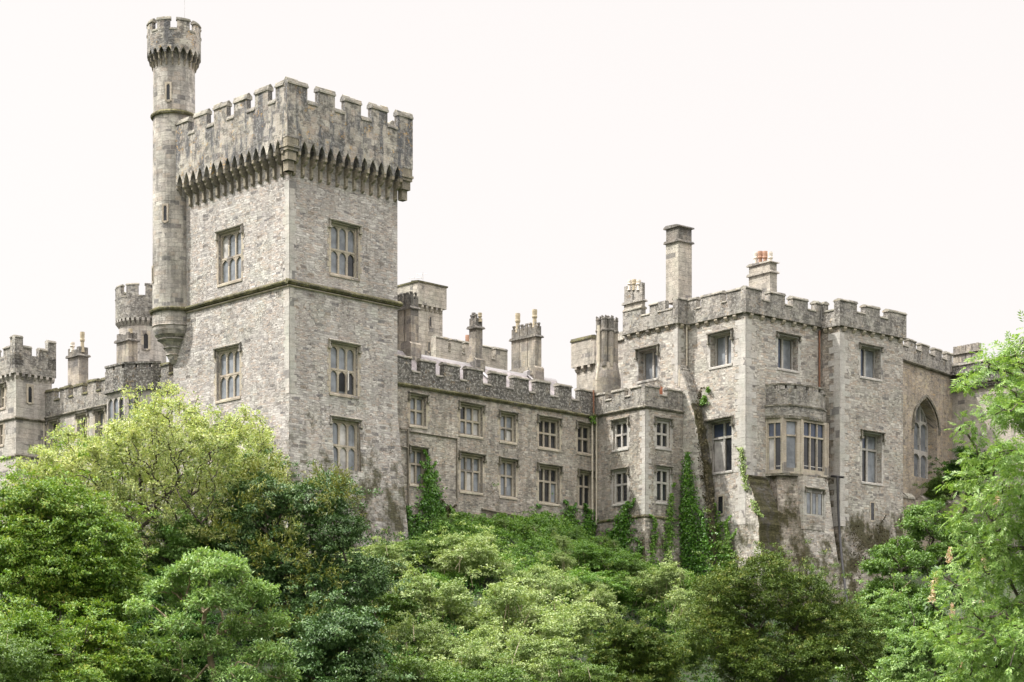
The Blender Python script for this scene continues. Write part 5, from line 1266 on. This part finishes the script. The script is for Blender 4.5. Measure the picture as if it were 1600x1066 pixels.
def shrub(key, px, py, Y, r, label, group, rz, squash=1.0):
    """py is where the top of the bush stands in the photo, r its half width in photo pixels"""
    sc = r/F*Y/1.75; z = (HY-py)/F*Y-2.2*sc*squash; loc = ((px-CX)/F*Y, Y, z)
    root = thing('shrub', loc, label, 'shrub', group); root.rotation_euler = (0, 0, rz); root.scale = (sc, sc, sc*squash)
    if key not in first: first[key] = proto_objs(*PROTO[key], root)
    else:
        for o in first[key]: c = o.copy(); COL.objects.link(c); c.parent = root
GP = 'climber covered shrubs on the castle bank'
for a in (
 ('pale', 602, 852, 106, 46, 'pale green bush against the right foot of the great tower', 0.3, .9),
 ('mid', 668, 842, 108, 44, 'olive green bush just right of the great tower foot, below the ivy column', 1.3, .8),
 ('pale', 738, 838, 107, 56, 'pale tufted shrub under the sloping ledge of the long range', 2.1, .9),
 ('mid', 800, 818, 117.5, 40, 'green bush against the foot of the long range beneath its middle window', 4.0, .8),
 ('mid2', 852, 812, 120.5, 44, 'mid green bush under the three light window of the long range', 0.9, .9),
 ('pale2', 842, 886, 105, 48, 'small pale shrub standing out from bright ground cover at mid bank', 3.0, 1.),
 ('pale2', 690, 905, 100, 72, 'broad pale shrub hung with dry stems below the olive bush', 5.0, .9),
 ('pale', 792, 920, 98, 78, 'large cream green shrub at the centre of the bank', 3.9, .85),
 ('pale2', 878, 948, 96, 66, 'cream green shrub left of the round dark yew', 1.8, .9),
 ('mid', 606, 925, 99, 52, 'mid green shrub beside the dark conifer at mid bank', 2.7, 1.),
 ('pale', 650, 975, 94, 62, 'pale shrub low on the bank right of the dark conifer', 0.1, 1.),
 ('pale2', 735, 985, 92, 66, 'tall pale shrub low on the bank with bare hanging stems', 2.3, 1.),
 ('mid', 655, 1035, 88, 60, 'green shrub cut by the lower edge right of the dark yew', 4.4, .9),
 ('mid', 770, 1045, 86, 70, 'shaded shrub cut by the lower edge at the centre', 1.0, .8),
 ('pale', 835, 1000, 90, 64, 'yellow green shrub low on the bank, left of the round yew', 5.6, .9),
 ('mid', 905, 1035, 86, 52, 'dull green shrub at the lower edge before the round yew', 3.3, .9),
 ('bright', 912, 850, 117, 46, 'fresh green bramble mound below the two drainpipes', 2.0, .7),
 ('bright', 958, 868, 117, 44, 'fresh green bramble mound at the foot of the angle block', 0.5, .7),
 ('bright', 985, 905, 112, 50, 'fresh green bramble mound below the corner of the angle block', 4.1, .7),
 ('bright', 900, 895, 110, 54, 'fresh green bramble mound at mid bank behind the round yew', 1.2, .65),
 ('bright', 1060, 900, 115, 38, 'bright bush at the base of the tall ivy spire', 5.2, .8),
 ('pale2', 1030, 885, 111, 36, 'pale upright shrub left of the ivy spire foot', 0.8, 1.15),
 ('pale', 1085, 925, 106, 44, 'pale loose shrub between the two dark yews', 2.9, 1.),
 ('mid', 1070, 990, 96, 46, 'shaded green shrub low between the two dark yews', 1.6, 1.),
 ('mid2', 1345, 935, 110, 40, 'green bush under the black drainpipe', 3.6, .9),
 ('mid', 1352, 1010, 98, 44, 'dark bush at the right end of the broad yew', 2.2, 1.),
 ('mid2', 700, 806, 116, 20, 'small upright bush between the ivy column and the loose creeper', 0.7, 1.3),
 ('bright', 760, 826, 117, 26, 'ragged bright bush below the second lower window of the long range', 1.9, 1.1),
 ('mid2', 828, 806, 121, 19, 'slim bush against the long range, left of the three light lower window', 2.8, 1.4),
 ('pale2', 880, 838, 118, 22, 'pale sprig topped bush near the pale standpipe of the long range', 4.6, 1.2),
 ('mid2', 906, 826, 122, 18, 'leafy bush between the two ivy clumps at the end of the long range', 5.5, 1.3),
 ('mid', 946, 842, 120, 20, 'olive bush at the left foot of the angle block below the slanting ivy', 3.7, 1.2),
 ('pale', 925, 912, 109, 34, 'pale tufted shrub in the middle of the bright brambles', 2.4, 1.1),
 ('mid', 985, 876, 116, 22, 'dark olive tuft before the corner of the angle block', 1.1, 1.2),
 ('pale2', 872, 868, 113, 24, 'small pale tuft high on the bramble bank', 0.2, 1.1),
 ('mid', 20, 1000, 72, 70, 'yellowish bush in the bottom left corner', 2.2, 1.),
 ): shrub(a[0], a[1], a[2], a[3], a[4], a[5], GP, a[6], a[7])

# bramble carpet on the slope: nobody could count it
def carpet(name, label, x0, x1, y0, dmax, leaf, n, size, seed, hump=.5):
    rng = np.random.default_rng(seed); X = rng.uniform(x0, x1, n*2); d = rng.uniform(-.5, dmax, n*2); Y = np.interp(X, FX, FY)-d
    k = Y > y0; X, Y = X[k][:n], Y[k][:n]
    Z = ground_z(X, Y)+.2+hump*(np.abs(np.sin(X*1.7+np.sin(Y*1.3)*1.3)*np.sin(Y*1.9+X*.6))**.6)*rng.uniform(.65, 1.1, len(X))
    P = np.stack([X, Y, Z], 1); D = unit(rng.normal(size=P.shape)*.6+np.array((0, -.3, .9)))
    o = np_mesh(name, cluster_leaves(rng, P, D, 5, size, .08, 'broad', .6, .2), 4, LM[leaf]); tag(o, label, 'ground cover', kind='stuff')
carpet('bramble_cover', 'bright green bramble and ivy carpet on the bank under the castle walls', -4.5, 13.5, 100, 11, 'bright', 20000, .115, 51, .75)
carpet('ivy_cover', 'dark green undergrowth on the shaded lower slope', -30, 24, 60, 46, 'dark', 26000, .15, 52, .7)

# yews
T('yew', 'tree', 'round dark yew at the lower edge, smaller of the two yews', 1000, 89, 945, 1160, 92, 'yew', 75000, .13, 61, 22, 4, wr=.34, droop=-.25, pale=('yewtip', .22), flat=.95, r0=(.18, .30))
T('yew', 'tree', 'broad dark yew with upright tips before the battered castle base', 1225, 93, 915, 1160, 140, 'yew', 140000, .13, 62, 28, 4, wr=.34, droop=-.25, pale=('yewtip', .22), flat=1.0, r0=(.16, .28),
  extra=[(1195, 893, 28), (1192, 915, 36), (1130, 925, 34), (1145, 905, 22), (1262, 932, 36), (1215, 935, 40), (1305, 985, 44), (1340, 1010, 36), (1110, 990, 40)])
# right bank saplings
tuft_tree('broadleaf_tree', 'tree', 'fresh green sycamore sapling before the garden wall and its coping', 1455, 113,
  [(1438, 806, 24), (1462, 792, 20), (1425, 828, 26), (1482, 818, 26), (1450, 842, 34), (1500, 845, 30), (1422, 862, 30), (1475, 872, 38), (1440, 890, 36), (1505, 885, 34), (1525, 840, 24)], 'syc', 63, 800, 10, 5, .145, .55, .13, BARK, [(1458, 960), (1457, 900), (1456, 850)], sp=.12)
tuft_tree('broadleaf_tree', 'tree', 'deep green sycamore sapling at the right foot of the square tower', 1400, 109,
  [(1384, 868, 22), (1412, 850, 18), (1366, 892, 24), (1400, 890, 32), (1432, 880, 26), (1382, 925, 32), (1420, 930, 36), (1395, 962, 40), (1442, 960, 34), (1360, 935, 20)], 'syc', 64, 800, 10, 5, .145, .55, .13, BARK, [(1402, 1040), (1401, 970), (1400, 915)], sp=.12)
T('broadleaf_tree', 'tree', 'slender pale sapling with a bare upright stem below the black drainpipe', 1385, 99, 905, 1090, 50, 'feather', 22000, .14, 65, 18, 3, flat=.5, r0=(.2, .34), bark=BARKL, thick=.07, cull=.5)
T('broadleaf_tree', 'tree', 'dark sycamore in shade between the slender sapling and the chestnut', 1450, 96, 890, 1130, 76, 'syc', 40000, .15, 66, 16, 4, flat=.5)
T('broadleaf_tree', 'tree', 'light green bushy sycamore at the lower edge left of the ash', 1450, 84, 960, 1160, 90, 'feather', 42000, .14, 67, 18, 4, flat=.55)
T('evergreen_shrub', 'shrub', 'dark rounded evergreen between the pointed window and the ash tree', 1512, 134, 688, 800, 42, 'dark', 24000, .14, 68, 10, 4, base_z=15.)
T('evergreen_shrub', 'shrub', 'low clipped looking evergreen under the pointed chapel window', 1462, 134.5, 742, 800, 30, 'shrub2', 12000, .12, 69, 8, 3, base_z=15.5)

def pinnate(rng, P, D, m, Lr, nl=4, lw=.30, droop=.55):
    n = len(P); k = np.repeat(np.arange(n), m); out = unit(D[k]*.6+rng.normal(size=(n*m, 3))*.65); out[:, 2] -= droop*rng.uniform(.3, 1.2, n*m); out = unit(out)
    Nn = unit(rng.normal(size=out.shape)*.45+np.array((0, 0, 1.))); S = unit(np.cross(out, Nn)); Nn = unit(np.cross(S, out))
    L = Lr*rng.uniform(.7, 1.25, n*m)[:, None]; B = P[k]+rng.normal(size=out.shape)*.07; V = []
    for j in range(nl):
        u = .30+.62*j/(nl-1)
        for sg in (-1, 1):
            ax = unit(out*.75+S*sg*.85-Nn*.25+rng.normal(size=out.shape)*.12)
            V.append(leaf_quads(rng, B+out*L*u-Nn*L*.12*u*u, ax, Nn+rng.normal(size=out.shape)*.15, L[:, 0]*.42*rng.uniform(.8, 1.15, n*m), lw, .12))
    V.append(leaf_quads(rng, B+out*L*.95-Nn*L*.12, out-Nn*.3, Nn, L[:, 0]*.42, lw, .12))
    return np.vstack(V)
def ash_tree():
    rng = np.random.default_rng(71); Y = 58.; gz = float(ground_z(16.2, Y))
    t = thing('ash_tree', (16.2, Y, gz), 'bright near ash tree with drooping feathered leaves at the right edge', 'tree')
    spec = [(1628, 500, 16), (1598, 535, 22), (1575, 560, 22), (1545, 580, 24), (1520, 600, 18), (1555, 640, 34), (1600, 640, 46), (1520, 672, 26), (1555, 720, 40), (1610, 740, 60), (1515, 752, 24), (1560, 800, 46), (1620, 850, 60), (1530, 868, 40),
            (1575, 900, 50), (1490, 915, 30), (1545, 965, 58), (1470, 1000, 30), (1525, 1040, 60), (1610, 1010, 80), (1660, 640, 56), (1680, 760, 90), (1690, 920, 90), (1625, 590, 34), (1580, 1080, 70), (1505, 815, 22)]
    lob = []
    for (x, y, r) in spec:
        q = wpt(x, y, Y+rng.uniform(-1.6, 1.2)); rr = r/F*Y; lob.append((q, np.array((rr*1.05, rr*1.1, rr*.62))))
    lobes = sublobes(rng, lob, 3, (.35, .6), .62); P, D = lobe_points(rng, lobes, 1900, .25, .6, cull=.6)
    P = P+D*(rng.exponential(.18, len(P))*rng.choice([0, 1.], len(P), p=[.5, .5]))[:, None]
    np_mesh('crown', pinnate(rng, P, D, 5, .30), 4, LM['ash'], t, t['_o'])
    root = np.array([[16.2, Y, gz-.3], [16.1, Y, 2.], [16.3, Y, 5.], [16.0, Y, 8.], [16.2, Y, 10.5]])
    skeleton(rng, root, np.vstack([np.array([l[0] for l in lob]), P[rng.choice(len(P), 420, replace=False)]]), .24, mat=BARK, parent=t, name='trunk', minr=.008)
ash_tree()
def chestnut():
    rng = np.random.default_rng(72); Y = 62.; gz = float(ground_z(14.5, Y))
    t = thing('chestnut_tree', (14.8, Y, gz), 'dark horse chestnut boughs with fading pinkish flower candles beside the ash', 'tree')
    lob = [(wpt(x, y, Y+rng.uniform(-.6, .3)), np.array((r, r, r*.8))/F*Y) for x, y, r in ((1478, 905, 26), (1455, 945, 16), (1500, 930, 24), (1510, 1040, 26), (1530, 1000, 30), (1550, 960, 40), (1480, 1000, 20), (1560, 1060, 40))]
    P, D = lobe_points(rng, lob, 200, .2, .6, cull=.5); n = len(P); V = []
    out = unit(D*.8+rng.normal(size=(n, 3))*.4-np.array((0, 0, .35))); Nn = unit(rng.normal(size=(n, 3))*.4+np.array((0, -.3, 1.))); S = unit(np.cross(out, Nn))
    for j in range(7):
        a = (j-3)*.62; ax = unit(out*cos(a)+S*sin(a)-Nn*.45); V.append(leaf_quads(rng, P, ax, Nn, .27*(1-.07*abs(j-3))*rng.uniform(.8, 1.1, n), .36, .2))
    np_mesh('crown', np.vstack(V), 4, LM['chest'], t, t['_o'])
    root = np.array([[14.8, Y, gz-.2], [14.7, Y, 1.], [14.5, Y, 3.]]); skeleton(rng, root, np.vstack([[l[0] for l in lob], P[:60]]), .12, mat=BARK, parent=t, name='trunk', minr=.008)
    for i, (x, y) in enumerate(((1482, 868), (1458, 905), (1456, 930), (1488, 955), (1510, 905), (1532, 930), (1558, 778), (1504, 1040), (1540, 880))):
        c = wpt(x, y, Y-1.0); m = 190; u = rng.random(m); tl = rng.uniform(-.35, .35, 2); a = rng.uniform(0, 2*pi, m); r = .125*(1-u*.7)*rng.uniform(.3, 1.15, m)
        Pq = c+np.stack([r*np.cos(a)+tl[0]*u*.4, r*np.sin(a)+tl[1]*u*.4, (u-.5)*.46], 1); V = leaf_quads(rng, Pq, unit(rng.normal(size=(m, 3))+np.array((0, 0, .6))), rdir(rng, m), rng.uniform(.03, .06, m), .7)
        np_mesh('flower_candle', V, 4, LM['bloom'], t, t['_o'])
chestnut()

# ivy and other plants on the walls
def climber(W, label, strokes, n, leaf='ivy', size=.13, seed=0, name='ivy', thick=.30, cat='ivy'):
    rng = np.random.default_rng(seed); P = []; strokes = [list(s) for s in strokes]
    if thick > .1 and n > 900:                                   # trailing strands that stray from the mass
        for s in list(strokes):
            for _ in range(4):
                x, y, w_ = s[rng.integers(len(s))]; d = rng.choice([-1, 1]); x += d*w_*.6; y += rng.uniform(-12, 12); e = rng.uniform(3, 9)
                strokes.append([(x, y, 2.6), (x+d*e*.6, y-e*rng.uniform(.3, 1.2), 1.6), (x+d*e, y-e*rng.uniform(.8, 2.0), .7)])
    tot = sum(abs(s[i+1][1]-s[i][1])*(s[i][2]+s[i+1][2])+40 for s in strokes for i in range(len(s)-1))
    for s in strokes:
        for (x0, y0, w0), (x1, y1, w1) in zip(s, s[1:]):
            k = int(n*(abs(y1-y0)*(w0+w1)+40)/tot)+3; u = rng.random(k); x = x0+(x1-x0)*u; y = y0+(y1-y0)*u; w_ = (w0+(w1-w0)*u)*(1+.3*np.sin(y*.35+x0)+.2*np.sin(y*.9))
            e = np.clip(rng.normal(size=k)*.55, -1.15, 1.15)
            for px, py, ee in zip(x+e*w_, y, e):
                o = rng.uniform(.02, .06+thick*(1-min(1, abs(ee))*.8)); a = W.s_at(px, o); P.append((*W.xy(a, o), W.z_at(py, a, o)))
    P = np.array(P); nn = np.array((*W.n, 0)); D = unit(rng.normal(size=P.shape)*.5+nn+np.array((0, 0, -.15)))
    out = unit(rng.normal(size=P.shape)*.6+np.array((0, 0, -.75))+nn*.35)
    V = leaf_quads(rng, P, out, D, size*rng.uniform(.6, 1.3, len(P)), .75); org = P[np.argmin(P[:, 2])]
    o = np_mesh(name, V, 4, LM[leaf], None, org); o.location = org; tag(o, label, cat)
IR = RANGE
climber(IR, 'glossy ivy column under the lower left window of the long range', [[(671, 738, 11), (674, 775, 17), (676, 815, 23), (680, 862, 27)], [(668, 712, 2), (670, 740, 5)], [(690, 790, 4), (700, 830, 9), (706, 860, 12)], [(655, 800, 3), (652, 860, 8)]], 7600, seed=81)
climber(IR, 'dark narrow ivy in the corner beside the great tower', [[(637, 790, 4), (640, 815, 9), (638, 870, 11)]], 1600, seed=82)
climber(IR, 'loose creeper spreading under the sloping ledge of the long range', [[(718, 800, 12), (742, 812, 24), (768, 830, 30), (790, 850, 26)], [(705, 795, 4), (722, 830, 10), (735, 860, 14)]], 3600, seed=83, leaf='bright')
climber(IR, 'ivy tuft below the last but one lower window of the long range', [[(891, 790, 7), (890, 812, 13), (888, 860, 17)], [(848, 800, 5), (852, 825, 12)]], 2600, seed=84)
climber(IR, 'ivy clump at the foot of the paired drainpipes', [[(921, 795, 7), (920, 825, 12), (918, 870, 15)]], 2200, seed=85)
climber(SL, 'slanting ivy on the sunlit face of the angle block', [[(982, 783, 3), (974, 805, 11), (970, 835, 20), (978, 880, 28)], [(1000, 850, 4), (995, 890, 12)], [(955, 830, 4), (950, 870, 12)]], 5600, seed=86)
climber(SR, 'thin ivy strands beside the corner of the angle block', [[(1023, 810, 2), (1021, 835, 4), (1018, 895, 9)], [(1049, 770, 3), (1047, 820, 8), (1042, 890, 16)]], 2600, seed=87, leaf='bright')
XW = Wall(AL.xy(AL.L-.5, .12), -eL, 4)
climber(XW, 'tall pointed ivy spire on the wall between the angle block and the mossy buttress', [[(1075, 706, 3), (1073, 735, 9), (1075, 775, 15), (1074, 815, 24), (1080, 850, 34), (1082, 915, 42)], [(1052, 790, 2), (1050, 830, 7), (1046, 900, 14)], [(1096, 800, 2), (1104, 850, 8)]], 11500, seed=88, thick=.5)
XB_ = Wall(BL.xy(0, .08), -eL, 5)
climber(XB_, 'bright ivy right of the mossy raking buttress', [[(1116, 785, 3), (1118, 815, 7), (1122, 850, 12), (1126, 895, 16)], [(1134, 812, 3), (1138, 850, 7), (1138, 890, 10)]], 3200, seed=89, leaf='bright')
climber(BL, 'yellow green creeper on the castle block corner left of the oriel', [[(1158, 698, 3), (1160, 725, 5), (1162, 742, 4), (1168, 765, 4)], [(1176, 780, 4), (1182, 800, 6), (1192, 806, 3)]], 700, seed=90, leaf='shrub', name='creeper', cat='creeper', thick=.15)
climber(BL, 'small green sapling sprouting from the top of the raking buttress', [[(1107, 604, 2), (1105, 612, 2)], [(1101, 618, 4), (1096, 632, 7)]], 420, seed=91, leaf='bright', name='wall_plant', cat='plant', thick=.3)
climber(T2R, 'sparse creeper on the mossy foot of the square tower', [[(1345, 880, 3), (1352, 900, 8), (1346, 930, 8)], [(1375, 850, 3), (1385, 885, 10), (1380, 920, 14)]], 700, seed=92, leaf='ivy', name='creeper', cat='creeper')
climber(Wq, 'thin green growth down the battered base under the oriel', [[(1270, 880, 2), (1268, 905, 4)], [(1285, 905, 4), (1290, 925, 7)]], 300, seed=93, leaf='bright', name='creeper', cat='creeper', thick=1.2)
climber(IR, 'small fern growing on the hopper of the paired drainpipes', [[(926, 650, 6), (929, 662, 5)]], 200, seed=94, leaf='bright', name='wall_plant', cat='plant', thick=.45)
climber(TR, 'brown withered creeper on the lower right corner of the great tower', [[(612, 690, 4), (606, 740, 12), (600, 790, 16), (596, 850, 20)], [(572, 738, 14), (585, 735, 8)], [(580, 712, 3), (590, 730, 4)], [(622, 760, 4), (622, 850, 8)], [(570, 800, 6), (565, 850, 14)]], 4200, seed=95, leaf='brown', name='creeper', cat='creeper', size=.10, thick=.05)
YW = Wall(AL.xy(AL.L-.3, .05), -eL, 3)
climber(YW, 'brown withered creeper hanging from the tall raking buttress', [[(1090, 625, 3), (1092, 650, 5), (1096, 690, 5)], [(1096, 690, 6), (1103, 740, 7), (1107, 790, 6), (1110, 850, 4)]], 1900, seed=96, leaf='brown', name='creeper', cat='creeper', size=.10, thick=.25)
climber(T2R, 'brown moss and creeper over the battered foot of the square tower', [[(1330, 830, 6), (1345, 850, 20), (1340, 900, 26), (1335, 950, 24)], [(1375, 820, 4), (1380, 850, 16), (1385, 890, 18)]], 2200, seed=97, leaf='brown', name='creeper', cat='creeper', size=.11, thick=.9)
climber(IR, 'brown matted creeper below the sloping ledge of the long range', [[(700, 790, 10), (705, 830, 22), (720, 860, 30)], [(770, 825, 20), (790, 845, 20)]], 1800, seed=98, leaf='brown', name='creeper', cat='creeper', size=.11, thick=.15)
for o in bpy.data.objects:
    if '_o' in o: del o['_o']
